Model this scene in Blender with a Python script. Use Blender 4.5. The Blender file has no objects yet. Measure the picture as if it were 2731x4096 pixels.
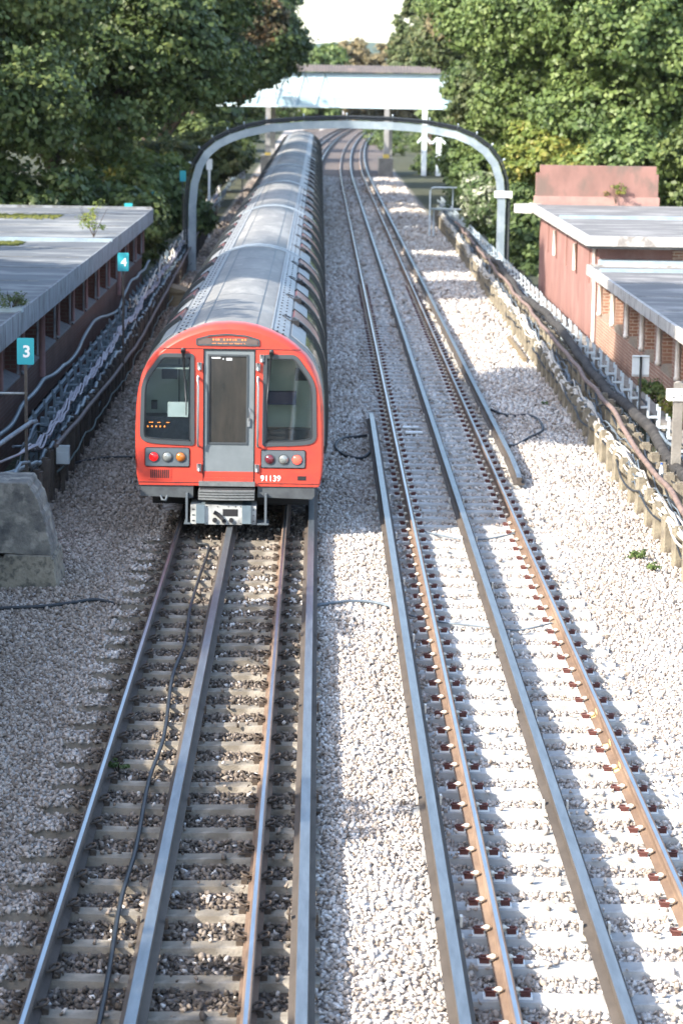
import bpy, bmesh, math, random
import numpy as np
from mathutils import Vector, Matrix
from mathutils.geometry import tessellate_polygon

# ------------------------------------------------------------------ camera, sky, sun
S = bpy.context.scene
COL = S.collection
cam_d = bpy.data.cameras.new("camera"); cam = bpy.data.objects.new("camera", cam_d); COL.objects.link(cam)
S.camera = cam
CR = Vector((0.9998469, -0.0085493, 0.0152666)); CU = Vector((-0.0135605, 0.1727864, 0.9848660)); CF = Vector((0.0110578, 0.9849222, -0.1726440))
cam.matrix_world = Matrix(((CR.x, CU.x, -CF.x, 0), (CR.y, CU.y, -CF.y, 0), (CR.z, CU.z, -CF.z, 6.38), (0, 0, 0, 1)))
cam_d.sensor_fit = 'VERTICAL'; cam_d.sensor_height = 36; cam_d.sensor_width = 24
cam_d.lens = 9850 / 4096 * 36
cam_d.clip_start = 0.5; cam_d.clip_end = 6000
cam_d.dof.use_dof = True; cam_d.dof.focus_distance = 25.0; cam_d.dof.aperture_fstop = 3.0

KX, KY = 1.22, 0.80            # sideways / forward run of a shadow per metre of height
EL = math.atan(1 / math.hypot(KX, KY))
W = bpy.data.worlds.new("World"); S.world = W; W.use_nodes = True
nt = W.node_tree; bg = nt.nodes["Background"]
sky = nt.nodes.new("ShaderNodeTexSky"); sky.sky_type = 'NISHITA'; sky.sun_disc = False
sky.sun_elevation = EL; sky.sun_rotation = math.atan2(-KX, -KY) % (2 * math.pi)
sky.altitude = 0; sky.air_density = 1.0; sky.dust_density = 1.5; sky.ozone_density = 0.6
nt.links.new(sky.outputs[0], bg.inputs[0]); bg.inputs[1].default_value = 0.15
sd = bpy.data.lights.new("sun", 'SUN'); sd.energy = 3.0; sd.angle = math.radians(0.5); sd.color = (1.0, 0.93, 0.83)
sun = bpy.data.objects.new("sun", sd); COL.objects.link(sun)
sun.rotation_euler = Vector((KX, KY, -1)).to_track_quat('-Z', 'Y').to_euler()
sun.location = (-20, -15, 30)
S.view_settings.view_transform = 'Standard'; S.view_settings.look = 'None'
S.view_settings.exposure = 1.98; S.view_settings.gamma = 1.0
S.render.engine = 'CYCLES'
S.cycles.max_bounces = 6; S.cycles.transparent_max_bounces = 8
S.cycles.use_denoising = True

HAZE = 0.00005
rnd = random.Random(7)
R90 = math.pi / 2

# ------------------------------------------------------------------ materials
def mat(name, col, rough=0.8, metal=0.0, col2=None, scale=3.0, amt=(0.35, 0.65), bump=0.0, bscale=30.0, stretch=None,
        col3=None, scale3=0.6, spec=0.4, emit=0.0):
    m = bpy.data.materials.new(name); m.use_nodes = True
    t = m.node_tree; b = t.nodes["Principled BSDF"]
    b.inputs["Base Color"].default_value = (*col, 1); b.inputs["Roughness"].default_value = rough
    b.inputs["Metallic"].default_value = metal; b.inputs["Specular IOR Level"].default_value = spec
    if emit:
        b.inputs["Emission Color"].default_value = (*col, 1); b.inputs["Emission Strength"].default_value = emit
    tc = t.nodes.new("ShaderNodeTexCoord"); vec = tc.outputs["Object"]
    if stretch:
        mp = t.nodes.new("ShaderNodeMapping"); mp.inputs["Scale"].default_value = stretch
        t.links.new(vec, mp.inputs[0]); vec = mp.outputs[0]
    out = None
    if col2:
        def layer(prev, c, sc, lo, hi):
            n = t.nodes.new("ShaderNodeTexNoise"); n.inputs["Scale"].default_value = sc; n.inputs["Detail"].default_value = 6
            n.inputs["Roughness"].default_value = 0.65
            t.links.new(vec, n.inputs["Vector"])
            mr = t.nodes.new("ShaderNodeMapRange"); mr.inputs[1].default_value = lo; mr.inputs[2].default_value = hi
            t.links.new(n.outputs[0], mr.inputs[0])
            mx = t.nodes.new("ShaderNodeMix"); mx.data_type = 'RGBA'
            t.links.new(mr.outputs[0], mx.inputs[0])
            if prev is None: mx.inputs[6].default_value = (*col, 1)
            else: t.links.new(prev, mx.inputs[6])
            mx.inputs[7].default_value = (*c, 1)
            return mx.outputs[2]
        out = layer(None, col2, scale, *amt)
        if col3: out = layer(out, col3, scale3, 0.5, 0.62)
        t.links.new(out, b.inputs["Base Color"])
    if bump:
        n = t.nodes.new("ShaderNodeTexNoise"); n.inputs["Scale"].default_value = bscale; n.inputs["Detail"].default_value = 4
        t.links.new(vec, n.inputs["Vector"])
        bp = t.nodes.new("ShaderNodeBump"); bp.inputs["Strength"].default_value = bump; bp.inputs["Distance"].default_value = 0.02
        t.links.new(n.outputs[0], bp.inputs["Height"]); t.links.new(bp.outputs[0], b.inputs["Normal"])
    return m

def brick_mat(name, c1, c2, mortar, stain=None):
    m = mat(name, c1, 0.9); t = m.node_tree; b = t.nodes["Principled BSDF"]
    tc = t.nodes.new("ShaderNodeTexCoord"); sp = t.nodes.new("ShaderNodeSeparateXYZ"); t.links.new(tc.outputs["Object"], sp.inputs[0])
    ad = t.nodes.new("ShaderNodeMath"); ad.operation = 'ADD'; t.links.new(sp.outputs[0], ad.inputs[0]); t.links.new(sp.outputs[1], ad.inputs[1])
    cb = t.nodes.new("ShaderNodeCombineXYZ"); t.links.new(ad.outputs[0], cb.inputs[0]); t.links.new(sp.outputs[2], cb.inputs[1])
    br = t.nodes.new("ShaderNodeTexBrick"); t.links.new(cb.outputs[0], br.inputs["Vector"])
    br.inputs["Color1"].default_value = (*c1, 1); br.inputs["Color2"].default_value = (*c2, 1); br.inputs["Mortar"].default_value = (*mortar, 1)
    br.inputs["Scale"].default_value = 1.0; br.inputs["Brick Width"].default_value = 0.23; br.inputs["Row Height"].default_value = 0.075
    br.inputs["Mortar Size"].default_value = 0.009
    n = t.nodes.new("ShaderNodeTexNoise"); n.inputs["Scale"].default_value = 1.7; n.inputs["Detail"].default_value = 6
    t.links.new(tc.outputs["Object"], n.inputs["Vector"])
    mr = t.nodes.new("ShaderNodeMapRange"); mr.inputs[1].default_value = 0.42; mr.inputs[2].default_value = 0.7; mr.inputs[4].default_value = 0.75
    t.links.new(n.outputs[0], mr.inputs[0])
    mx = t.nodes.new("ShaderNodeMix"); mx.data_type = 'RGBA'; t.links.new(mr.outputs[0], mx.inputs[0]); t.links.new(br.outputs[0], mx.inputs[6])
    mx.inputs[7].default_value = (*(stain or tuple(c * 0.55 for c in c1)), 1)
    t.links.new(mx.outputs[2], b.inputs["Base Color"])
    bp = t.nodes.new("ShaderNodeBump"); bp.inputs["Strength"].default_value = 0.4; bp.inputs["Distance"].default_value = 0.01; bp.invert = True
    t.links.new(br.outputs["Fac"], bp.inputs["Height"]); t.links.new(bp.outputs[0], b.inputs["Normal"])
    return m

def attr_mat(name, cols, rough=0.85, leaf=False, speck=0.0):
    """colour picked along a ramp by the mesh attribute 'v' (0..1)"""
    m = bpy.data.materials.new(name); m.use_nodes = True; t = m.node_tree; b = t.nodes["Principled BSDF"]
    a = t.nodes.new("ShaderNodeAttribute"); a.attribute_name = "v"
    r = t.nodes.new("ShaderNodeValToRGB"); t.links.new(a.outputs["Fac"], r.inputs[0])
    el = r.color_ramp.elements
    while len(el) < len(cols): el.new(0.5)
    for i, c in enumerate(cols): el[i].position = i / (len(cols) - 1); el[i].color = (*c, 1)
    src = r.outputs[0]
    if speck:
        tc = t.nodes.new("ShaderNodeTexCoord"); n = t.nodes.new("ShaderNodeTexNoise"); n.inputs["Scale"].default_value = 60
        t.links.new(tc.outputs["Object"], n.inputs["Vector"])
        mr = t.nodes.new("ShaderNodeMapRange"); mr.inputs[1].default_value = 0.3; mr.inputs[2].default_value = 0.7
        mr.inputs[3].default_value = 1 - speck; mr.inputs[4].default_value = 1 + speck; t.links.new(n.outputs[0], mr.inputs[0])
        vm = t.nodes.new("ShaderNodeVectorMath"); vm.operation = 'SCALE'; t.links.new(src, vm.inputs[0]); t.links.new(mr.outputs[0], vm.inputs["Scale"])
        src = vm.outputs[0]
    t.links.new(src, b.inputs["Base Color"]); b.inputs["Roughness"].default_value = rough
    b.inputs["Specular IOR Level"].default_value = 0.35 if leaf else 0.25
    if leaf:
        tr = t.nodes.new("ShaderNodeBsdfTranslucent"); t.links.new(src, tr.inputs[0])
        mx = t.nodes.new("ShaderNodeMixShader"); mx.inputs[0].default_value = 0.3
        t.links.new(b.outputs[0], mx.inputs[1]); t.links.new(tr.outputs[0], mx.inputs[2])
        t.links.new(mx.outputs[0], t.nodes["Material Output"].inputs[0])
    return m

def glass_mat(name, tint, fac, rough=0.03):
    m = bpy.data.materials.new(name); m.use_nodes = True; t = m.node_tree
    t.nodes.remove(t.nodes["Principled BSDF"])
    tr = t.nodes.new("ShaderNodeBsdfTransparent"); tr.inputs[0].default_value = (*tint, 1)
    gl = t.nodes.new("ShaderNodeBsdfGlossy"); gl.inputs[0].default_value = (0.9, 0.95, 1, 1); gl.inputs["Roughness"].default_value = rough
    mx = t.nodes.new("ShaderNodeMixShader"); mx.inputs[0].default_value = fac
    t.links.new(tr.outputs[0], mx.inputs[1]); t.links.new(gl.outputs[0], mx.inputs[2]); t.links.new(mx.outputs[0], t.nodes["Material Output"].inputs[0])
    return m

M = dict(
    railtop=mat("polished_rail", (0.34, 0.38, 0.42), 0.3, 0.9, (0.25, 0.28, 0.31), 6, stretch=(6, .4, 1)),
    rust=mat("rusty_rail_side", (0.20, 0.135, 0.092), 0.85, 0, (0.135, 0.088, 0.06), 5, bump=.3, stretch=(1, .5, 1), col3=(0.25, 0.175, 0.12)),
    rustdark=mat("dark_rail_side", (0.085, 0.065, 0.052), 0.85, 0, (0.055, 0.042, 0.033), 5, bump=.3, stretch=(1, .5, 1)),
    condtop=mat("worn_conductor_top", (0.20, 0.225, 0.24), 0.38, 0.7, (0.135, 0.152, 0.165), 4, stretch=(4, .5, 1)),
    condside=mat("conductor_side", (0.10, 0.082, 0.066), 0.85, 0, (0.065, 0.053, 0.043), 4, stretch=(1, .4, 1)),
    porcelain=mat("porcelain", (0.62, 0.58, 0.50), 0.4),
    concL=mat("old_sleeper_concrete", (0.235, 0.205, 0.16), 0.95, 0, (0.16, 0.137, 0.105), 3.5, bump=.4, bscale=60, col3=(0.36, 0.32, 0.26), scale3=1.3),
    concR=mat("new_sleeper_concrete", (0.41, 0.405, 0.385), 0.92, 0, (0.31, 0.305, 0.285), 3, bump=.3, bscale=60, col3=(0.55, 0.535, 0.505), scale3=1.2),
    clipL=mat("rusty_clip", (0.10, 0.075, 0.055), 0.8, 0.2, (0.06, 0.045, 0.035), 20),
    clipR=mat("red_brown_clip", (0.115, 0.038, 0.03), 0.7, 0, (0.075, 0.026, 0.02), 30),
    cream=mat("cream_plastic", (0.72, 0.66, 0.54), 0.5),
    white=mat("white_plastic", (0.75, 0.76, 0.74), 0.5),
    red=mat("train_red", (0.60, 0.062, 0.036), 0.38, 0, (0.50, 0.050, 0.032), 2.5, spec=.5, bump=.03, bscale=5, col3=(0.40, 0.05, 0.035), scale3=5),
    reddoor=mat("side_door_red", (0.27, 0.075, 0.07), 0.28, 0, (0.22, 0.07, 0.07), 2, spec=.6),
    alu=mat("roof_aluminium", (0.235, 0.228, 0.21), 0.65, 0, (0.165, 0.165, 0.16), 1.2, stretch=(3, .7, 1), col3=(0.29, 0.28, 0.255), spec=.15),
    alub=mat("bolted_roof_panel", (0.26, 0.27, 0.27), 0.5, 0.1, (0.20, 0.205, 0.21), 3),
    band=mat("joint_band", (0.30, 0.34, 0.37), 0.45, 0.2, (0.24, 0.27, 0.29), 3),
    grey=mat("door_grey", (0.175, 0.20, 0.21), 0.45, 0, (0.14, 0.165, 0.175), 3),
    skirt=mat("skirt_grey", (0.085, 0.095, 0.10), 0.5, 0, (0.05, 0.055, 0.06), 4),
    panel=mat("lamp_panel_grey", (0.10, 0.12, 0.135), 0.5),
    rubber=mat("black_rubber", (0.022, 0.026, 0.03), 0.45, spec=.5),
    frame=mat("dark_window_frame", (0.055, 0.065, 0.072), 0.5),
    dark=mat("underframe_black", (0.018, 0.018, 0.02), 0.8),
    steel=mat("bare_steel", (0.35, 0.37, 0.38), 0.4, 0.7),
    coupler=mat("coupler_plate", (0.50, 0.51, 0.48), 0.6, 0.1, (0.34, 0.35, 0.34), 8, col3=(0.2, 0.2, 0.19), scale3=3),
    tread=mat("anti_climber", (0.22, 0.23, 0.23), 0.5, 0.3, (0.14, 0.15, 0.15), 10),
    lampred=mat("red_lamp_lens", (0.55, 0.01, 0.012), 0.15, spec=.7, emit=0.35),
    lamplit=mat("lit_red_lamp", (1.0, 0.06, 0.04), 0.2, emit=0.9),
    lampdk=mat("unlit_red_lamp", (0.13, 0.02, 0.03), 0.12, spec=.8),
    lampclr=mat("clear_lamp", (0.24, 0.26, 0.25), 0.15, 0.3, spec=.8),
    lampamb=mat("amber_lamp", (0.42, 0.13, 0.02), 0.15, spec=.8),
    led=mat("orange_led", (1.0, 0.30, 0.05), 0.4, emit=0.7),
    leddim=mat("dim_orange_led", (0.9, 0.22, 0.06), 0.4, emit=0.25),
    paint=mat("white_lettering", (0.85, 0.85, 0.83), 0.5),
    cabwall=mat("cab_wall", (0.62, 0.66, 0.62), 0.6, 0, (0.56, 0.6, 0.57), 3),
    cabdesk=mat("cab_desk", (0.012, 0.016, 0.025), 0.4),
    seat=mat("blue_seat", (0.02, 0.035, 0.10), 0.9),
    paper=mat("paper", (0.6, 0.62, 0.64), 0.8),
    doorglass=mat("door_glass", (0.028, 0.029, 0.027), 0.08, spec=1.0, col2=(0.05, 0.046, 0.04), scale=2, stretch=(3, 1, .7)),
    sideglass=mat("side_glass", (0.03, 0.045, 0.04), 0.08, spec=1.0, col2=(0.10, 0.13, 0.06), scale=1.4, stretch=(1, 3, 2)),
    bluegrey=mat("blue_grey_paint", (0.14, 0.185, 0.21), 0.5, 0, (0.10, 0.135, 0.16), 2, col3=(0.19, 0.24, 0.26)),
    archp=mat("gantry_paint", (0.25, 0.30, 0.325), 0.45, 0, (0.20, 0.245, 0.27), 1.5, col3=(0.34, 0.39, 0.41)),
    cableblk=mat("black_cable", (0.022, 0.026, 0.03), 0.55),
    cablegrey=mat("grey_cable", (0.18, 0.22, 0.25), 0.6, 0, (0.09, 0.11, 0.13), 4),
    cablewht=mat("dusty_white_cable", (0.62, 0.58, 0.50), 0.7, 0, (0.42, 0.38, 0.32), 5),
    lilac=mat("lilac_cable", (0.42, 0.39, 0.42), 0.6, 0, (0.27, 0.26, 0.29), 6),
    pink=mat("pinkish_pipe", (0.24, 0.165, 0.135), 0.8, 0, (0.13, 0.095, 0.08), 5),
    brown=mat("brown_pipe", (0.13, 0.10, 0.09), 0.7, 0, (0.09, 0.07, 0.065), 5),
    lag=mat("lagged_pipe", (0.022, 0.021, 0.02), 0.95, 0, (0.065, 0.06, 0.055), 5, bump=1, bscale=14),
    teal=mat("teal_cable", (0.05, 0.09, 0.09), 0.6),
    postR=mat("weathered_post", (0.28, 0.245, 0.18), 0.95, 0, (0.17, 0.148, 0.11), 7, bump=.6, bscale=40, col3=(0.12, 0.10, 0.08), scale3=3),
    postL=mat("dark_post", (0.10, 0.085, 0.07), 0.95, 0, (0.06, 0.05, 0.045), 7, bump=.6, bscale=40),
    galv=mat("pale_bracket", (0.55, 0.63, 0.66), 0.5, 0, (0.45, 0.52, 0.56), 6),
    conc=mat("plinth_concrete", (0.27, 0.255, 0.225), 0.95, 0, (0.17, 0.158, 0.14), 2, bump=.5),
    concdk=mat("dirty_concrete", (0.19, 0.18, 0.155), 0.95, 0, (0.07, 0.07, 0.068), 3, bump=1, bscale=18, col3=(0.25, 0.235, 0.20), scale3=4),
    conclow=mat("mossy_concrete", (0.27, 0.245, 0.19), 0.95, 0, (0.19, 0.17, 0.13), 6, bump=1, bscale=18, col3=(0.09, 0.085, 0.07), scale3=9),
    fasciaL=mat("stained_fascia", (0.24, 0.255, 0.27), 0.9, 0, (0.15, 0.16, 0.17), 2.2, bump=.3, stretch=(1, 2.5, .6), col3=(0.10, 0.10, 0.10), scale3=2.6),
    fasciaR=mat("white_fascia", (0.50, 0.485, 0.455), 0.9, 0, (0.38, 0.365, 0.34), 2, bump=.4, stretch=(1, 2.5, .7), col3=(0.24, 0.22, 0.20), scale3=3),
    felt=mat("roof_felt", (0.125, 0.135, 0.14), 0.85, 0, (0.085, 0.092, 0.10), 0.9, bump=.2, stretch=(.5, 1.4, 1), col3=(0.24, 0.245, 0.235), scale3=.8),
    feltR=mat("right_roof_felt", (0.155, 0.15, 0.145), 0.85, 0, (0.12, 0.118, 0.115), 1.2, bump=.2, stretch=(.5, 1.4, 1), col3=(0.27, 0.26, 0.245), scale3=1.1),  # grey felt of the right-hand roofs
    upstand=mat("pale_blue_flashing", (0.33, 0.41, 0.44), 0.5, 0, (0.24, 0.30, 0.34), 3),
    pinkp=mat("pink_render", (0.29, 0.155, 0.13), 0.9, 0, (0.225, 0.118, 0.10), 1.3, bump=.15, col3=(0.30, 0.175, 0.15), scale3=1.4, stretch=(1, 1, .5)),
    pinkpar=mat("pink_parapet", (0.28, 0.155, 0.13), 0.9, 0, (0.21, 0.12, 0.10), 1.6, bump=.25, col3=(0.17, 0.12, 0.10), scale3=1.1, stretch=(1, 1, .6)),
    salmon=mat("salmon_plinth", (0.40, 0.25, 0.21), 0.85, 0, (0.32, 0.19, 0.165), 3),
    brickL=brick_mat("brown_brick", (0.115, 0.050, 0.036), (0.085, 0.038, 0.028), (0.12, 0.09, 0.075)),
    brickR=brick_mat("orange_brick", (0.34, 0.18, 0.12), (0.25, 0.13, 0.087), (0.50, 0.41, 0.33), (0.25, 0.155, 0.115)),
    sill=mat("sill_stone", (0.30, 0.25, 0.19), 0.9, 0, (0.22, 0.18, 0.14), 6, bump=.3),
    sillL=mat("dark_sill", (0.10, 0.105, 0.11), 0.9, 0, (0.15, 0.15, 0.15), 6),
    pipewht=mat("white_pipe", (0.75, 0.72, 0.66), 0.6, 0, (0.60, 0.55, 0.48), 5),
    pipeL=mat("maroon_pipe", (0.22, 0.12, 0.11), 0.7, 0, (0.16, 0.09, 0.08), 5),
    cyan=mat("cyan_sign", (0.03, 0.33, 0.38), 0.5),
    signwht=mat("sign_white", (0.80, 0.80, 0.78), 0.5), signtxt=mat("sign_black", (0.03, 0.03, 0.03), 0.6),
    signgrey=mat("sign_back", (0.60, 0.66, 0.67), 0.45, 0, (0.52, 0.58, 0.6), 4),
    bridgewht=mat("pale_blue_panel", (0.60, 0.73, 0.76), 0.45, 0, (0.56, 0.70, 0.73), .35, spec=.5),
    bridgeblu=mat("blue_lower_panel", (0.42, 0.57, 0.62), 0.45, 0, (0.39, 0.54, 0.59), .4),
    bridgetr=mat("bridge_truss", (0.62, 0.74, 0.77), 0.5),
    asbestos=mat("corrugated_roof", (0.13, 0.11, 0.10), 0.95, 0, (0.09, 0.08, 0.075), 1.2, bump=.4, col3=(0.19, 0.15, 0.13)),
    colwht=mat("white_column", (0.74, 0.80, 0.81), 0.5),
    colgrey=mat("grey_column", (0.33, 0.33, 0.32), 0.8, 0, (0.25, 0.24, 0.23), 2),
    yellow=mat("yellow_base", (0.62, 0.45, 0.10), 0.7),
    wood=mat("weathered_wood", (0.26, 0.20, 0.12), 0.9, 0, (0.17, 0.13, 0.08), 3, stretch=(1, 4, 4)),
    bark=mat("bark", (0.075, 0.055, 0.042), 0.95, 0, (0.045, 0.034, 0.027), 6, bump=.8, stretch=(1, 1, .3)),
    dirt=mat("soil", (0.10, 0.08, 0.06), 0.95, 0, (0.06, 0.05, 0.035), 2),
    bottle=mat("clear_plastic", (0.55, 0.6, 0.6), 0.2), bluecap=mat("blue_cap", (0.02, 0.12, 0.5), 0.4),
    yellowp=mat("yellow_paint", (0.75, 0.58, 0.25), 0.7),
    stone=attr_mat("ballast_stone", [(0.05, 0.042, 0.034), (0.16, 0.128, 0.10), (0.30, 0.25, 0.205), (0.44, 0.385, 0.335), (0.58, 0.545, 0.50), (0.72, 0.70, 0.66)], .9, speck=.16),
    glass=glass_mat("windscreen_glass", (0.66, 0.74, 0.72), 0.13),
)
GREEN = dict(
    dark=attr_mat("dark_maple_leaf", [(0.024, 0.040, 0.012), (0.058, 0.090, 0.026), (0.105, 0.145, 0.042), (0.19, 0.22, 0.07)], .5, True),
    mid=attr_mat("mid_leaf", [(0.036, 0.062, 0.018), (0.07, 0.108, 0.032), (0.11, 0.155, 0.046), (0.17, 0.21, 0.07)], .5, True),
    bright=attr_mat("bright_green_leaf", [(0.05, 0.082, 0.024), (0.095, 0.148, 0.042), (0.145, 0.20, 0.058), (0.22, 0.27, 0.09)], .5, True),  # lighter green than the dark and mid palettes
    olive=attr_mat("olive_leaf", [(0.045, 0.065, 0.025), (0.075, 0.105, 0.038), (0.11, 0.135, 0.05), (0.17, 0.16, 0.07)], .55, True),
    yellow=attr_mat("yellowing_leaf", [(0.08, 0.12, 0.025), (0.15, 0.20, 0.045), (0.22, 0.24, 0.05), (0.34, 0.27, 0.06)], .5, True),
    brown=attr_mat("turning_leaf", [(0.035, 0.05, 0.022), (0.08, 0.085, 0.035), (0.16, 0.11, 0.05), (0.24, 0.13, 0.055)], .55, True),
    tan=attr_mat("tan_leaf", [(0.11, 0.10, 0.05), (0.17, 0.145, 0.075), (0.22, 0.18, 0.09), (0.27, 0.21, 0.11)], .6, True),
    flower=attr_mat("white_flower_bush", [(0.05, 0.09, 0.03), (0.10, 0.15, 0.05), (0.28, 0.31, 0.20), (0.62, 0.62, 0.50)], .6, True),
    moss=attr_mat("moss", [(0.06, 0.07, 0.015), (0.10, 0.11, 0.02), (0.14, 0.14, 0.03)], .9),
)

# ------------------------------------------------------------------ mesh builder and tags
def tag(o, label=None, cat=None, group=None, kind=None):
    if label: o["label"] = label
    if cat: o["category"] = cat
    if group: o["group"] = group
    if kind: o["kind"] = kind
    return o

SPLIT = {'brick_pilaster', 'window_sill', 'shoulder_panel', 'door_seal', 'end_hoop', 'roof_edge', 'roof_flashing', 'flat_roof', 'cable_peg', 'wheelset', 'life_guard', 'door_sticker', 'brick_panel', 'pier'}
class MB:
    def __init__(s): s.v = []; s.f = []; s.m = []; s.sm = []
    def add(s, vs, fs, mi=0, smooth=False):
        n = len(s.v); s.v += [tuple(v) for v in vs]
        for f in fs: s.f.append(tuple(i + n for i in f)); s.m.append(mi); s.sm.append(smooth)
        return s
    def box(s, x0, x1, y0, y1, z0, z1, mi=0, rot=None, c=None):
        vs = [Vector((x, y, z)) for z in (z0, z1) for y in (y0, y1) for x in (x0, x1)]
        if rot is not None:
            c = Vector(c) if c is not None else sum(vs, Vector()) / 8
            vs = [c + rot @ (v - c) for v in vs]
        return s.add(vs, [(0, 2, 3, 1), (4, 5, 7, 6), (0, 1, 5, 4), (2, 6, 7, 3), (0, 4, 6, 2), (1, 3, 7, 5)], mi)
    def prism(s, prof, y0, y1, mi=0, axis='y', caps=True, smooth=False):
        """prof: list of 2D points; axis y: (x,z) swept along y ; x: (y,z) along x ; z: (x,y) along z"""
        def P(p, t):
            return (p[0], t, p[1]) if axis == 'y' else ((t, p[0], p[1]) if axis == 'x' else (p[0], p[1], t))
        n = len(prof); vs = [P(p, y0) for p in prof] + [P(p, y1) for p in prof]
        fs = [(i, (i + 1) % n, (i + 1) % n + n, i + n) for i in range(n)]
        s.add(vs, fs, mi, smooth)
        if caps: s.add(vs, [tuple(range(n))[::-1], tuple(range(n, 2 * n))], mi)
        return s
    def tube(s, pts, r, n=6, mi=0, smooth=True, caps=True):
        pts = [Vector(p) for p in pts]; rs = r if isinstance(r, (list, tuple)) else [r] * len(pts)
        vs = []; up = Vector((0, 0, 1))
        for i, p in enumerate(pts):
            d = (pts[min(i + 1, len(pts) - 1)] - pts[max(i - 1, 0)])
            d = d.normalized() if d.length > 1e-9 else Vector((0, 1, 0))
            a = d.cross(up if abs(d.z) < 0.95 else Vector((1, 0, 0))).normalized(); b = a.cross(d).normalized()
            for k in range(n):
                t = 2 * math.pi * k / n; vs.append(p + (a * math.cos(t) + b * math.sin(t)) * rs[i])
        fs = []
        for i in range(len(pts) - 1):
            for k in range(n):
                fs.append((i * n + k, i * n + (k + 1) % n, (i + 1) * n + (k + 1) % n, (i + 1) * n + k))
        s.add(vs, fs, mi, smooth)
        if caps: s.add([], []); nb = len(s.v) - len(vs); s.f += [tuple(range(nb, nb + n)), tuple(range(nb + len(vs) - n, nb + len(vs)))[::-1]]; s.m += [mi] * 2; s.sm += [False] * 2
        return s
    def cyl(s, a, b, r, n=12, mi=0): return s.tube([a, b], r, n, mi)
    def ball(s, c, r, mi=0, n=10, h=6):
        rx, ry, rz = r if isinstance(r, tuple) else (r, r, r); vs = []; fs = []
        for i in range(h + 1):
            t = math.pi * i / h
            for k in range(n):
                p = 2 * math.pi * k / n; vs.append((c[0] + rx * math.sin(t) * math.cos(p), c[1] + ry * math.sin(t) * math.sin(p), c[2] + rz * math.cos(t)))
        for i in range(h):
            for k in range(n): fs.append((i * n + k, (i + 1) * n + k, (i + 1) * n + (k + 1) % n, i * n + (k + 1) % n))
        return s.add(vs, fs, mi, True)
    def build(s, name, mats, parent=None, loc=None):
        if name in SPLIT and len(s.f) > 1:
            par = {}
            def find(a):
                while par.setdefault(a, a) != a: par[a] = par[par[a]]; a = par[a]
                return a
            key = [tuple(round(c, 4) for c in v) for v in s.v]
            for f in s.f:
                for i in f[1:]: par[find(key[i])] = find(key[f[0]])
            groups = {}
            for k, f in enumerate(s.f): groups.setdefault(find(key[f[0]]), []).append(k)
            if len(groups) > 1:
                o = None
                for ks in groups.values():
                    m = MB(); idx = {}
                    for k in ks:
                        m.f.append(tuple(idx.setdefault(i, len(idx)) for i in s.f[k])); m.m.append(s.m[k]); m.sm.append(s.sm[k])
                    m.v = [s.v[i] for i in idx]; o = m._build(name, mats, parent, loc)
                return o
        return s._build(name, mats, parent, loc)
    def _build(s, name, mats, parent=None, loc=None):
        me = bpy.data.meshes.new(name); me.from_pydata(s.v, [], s.f)
        for m in (mats if isinstance(mats, (list, tuple)) else [mats]): me.materials.append(m)
        me.polygons.foreach_set("material_index", s.m); me.polygons.foreach_set("use_smooth", s.sm); me.update()
        o = bpy.data.objects.new(name, me); COL.objects.link(o)
        if loc is not None: o.location = loc
        if parent is not None: o.parent = parent
        return o

def empty(name, loc=(0, 0, 0), rz=0):
    o = bpy.data.objects.new(name, None); COL.objects.link(o); o.location = loc; o.rotation_euler = (0, 0, rz); o.empty_display_size = 0.2
    return o
def copy_tree(o, parent=None, skip=()):
    c = o.copy(); COL.objects.link(c); c.parent = parent
    for ch in list(o.children):
        if ch.name.split('.')[0] not in skip: copy_tree(ch, c, skip)
    return c
def text_obj(name, body, size, loc, rot, m, parent=None, align='CENTER', ext=0.002, sx=1.0, bold=0.0):
    cu = bpy.data.curves.new(name, 'FONT'); cu.body = body; cu.size = size; cu.align_x = align; cu.align_y = 'CENTER'; cu.extrude = ext; cu.offset = bold
    cu.resolution_u = 3
    to = bpy.data.objects.new(name, cu); COL.objects.link(to)
    bpy.context.view_layer.update()
    me = bpy.data.meshes.new_from_object(to.evaluated_get(bpy.context.evaluated_depsgraph_get()))
    bpy.data.objects.remove(to); bpy.data.curves.remove(cu)
    me.materials.clear(); me.materials.append(m)
    o = bpy.data.objects.new(name, me); COL.objects.link(o); o.location = loc; o.rotation_euler = rot; o.scale = (sx, 1, 1)
    if parent is not None: o.parent = parent
    return o

def cx(y):                      # the line bends to the right far away
    return max(0.0, y - 150.0) ** 2 / 6800.0
def stations(y0, y1):
    ys = []; y = y0
    while y < y1:
        ys.append(y); y += 2.5 if y < 150 else 6.0
    return ys + [y1]

# ------------------------------------------------------------------ ground
def gz(x, y):
    z = -0.062
    if x < -2.35: z = -0.03
    elif -0.0 < x < 1.2: z = -0.035 + 0.02 * math.sin(math.pi * (x) / 1.2)
    elif x > 3.45: z = -0.04 + 0.05 * math.sin(min(1.0, (x - 3.45) / 1.3) * math.pi)
    if y > 14 and y < 170 and -5 < x < 6: z += 0.012 * math.sin(x * 3.1 + y * .7) * math.sin(y * 1.3 + x)
    if x < -6: z += min(3.0, (-6 - x) * .10)
    if x > 8.5: z += min(3.0, (x - 8.5) * .10)
    return z
def axis_vals(dense, step, far):
    a = list(np.arange(dense[0], dense[1] + 1e-6, step)); hi = dense[1]; st = step * 3
    while hi < far[1]: hi += st; st *= 1.6; a.append(min(hi, far[1]))
    lo = dense[0]; st = step * 3
    while lo > far[0]: lo -= st; st *= 1.6; a.insert(0, max(lo, far[0]))
    return a
xs = axis_vals((-7, 8.6), 0.15, (-2500, 2500)); ys = axis_vals((13, 110), 0.5, (-60, 3500))
mb = MB(); nx = len(xs)
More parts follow.
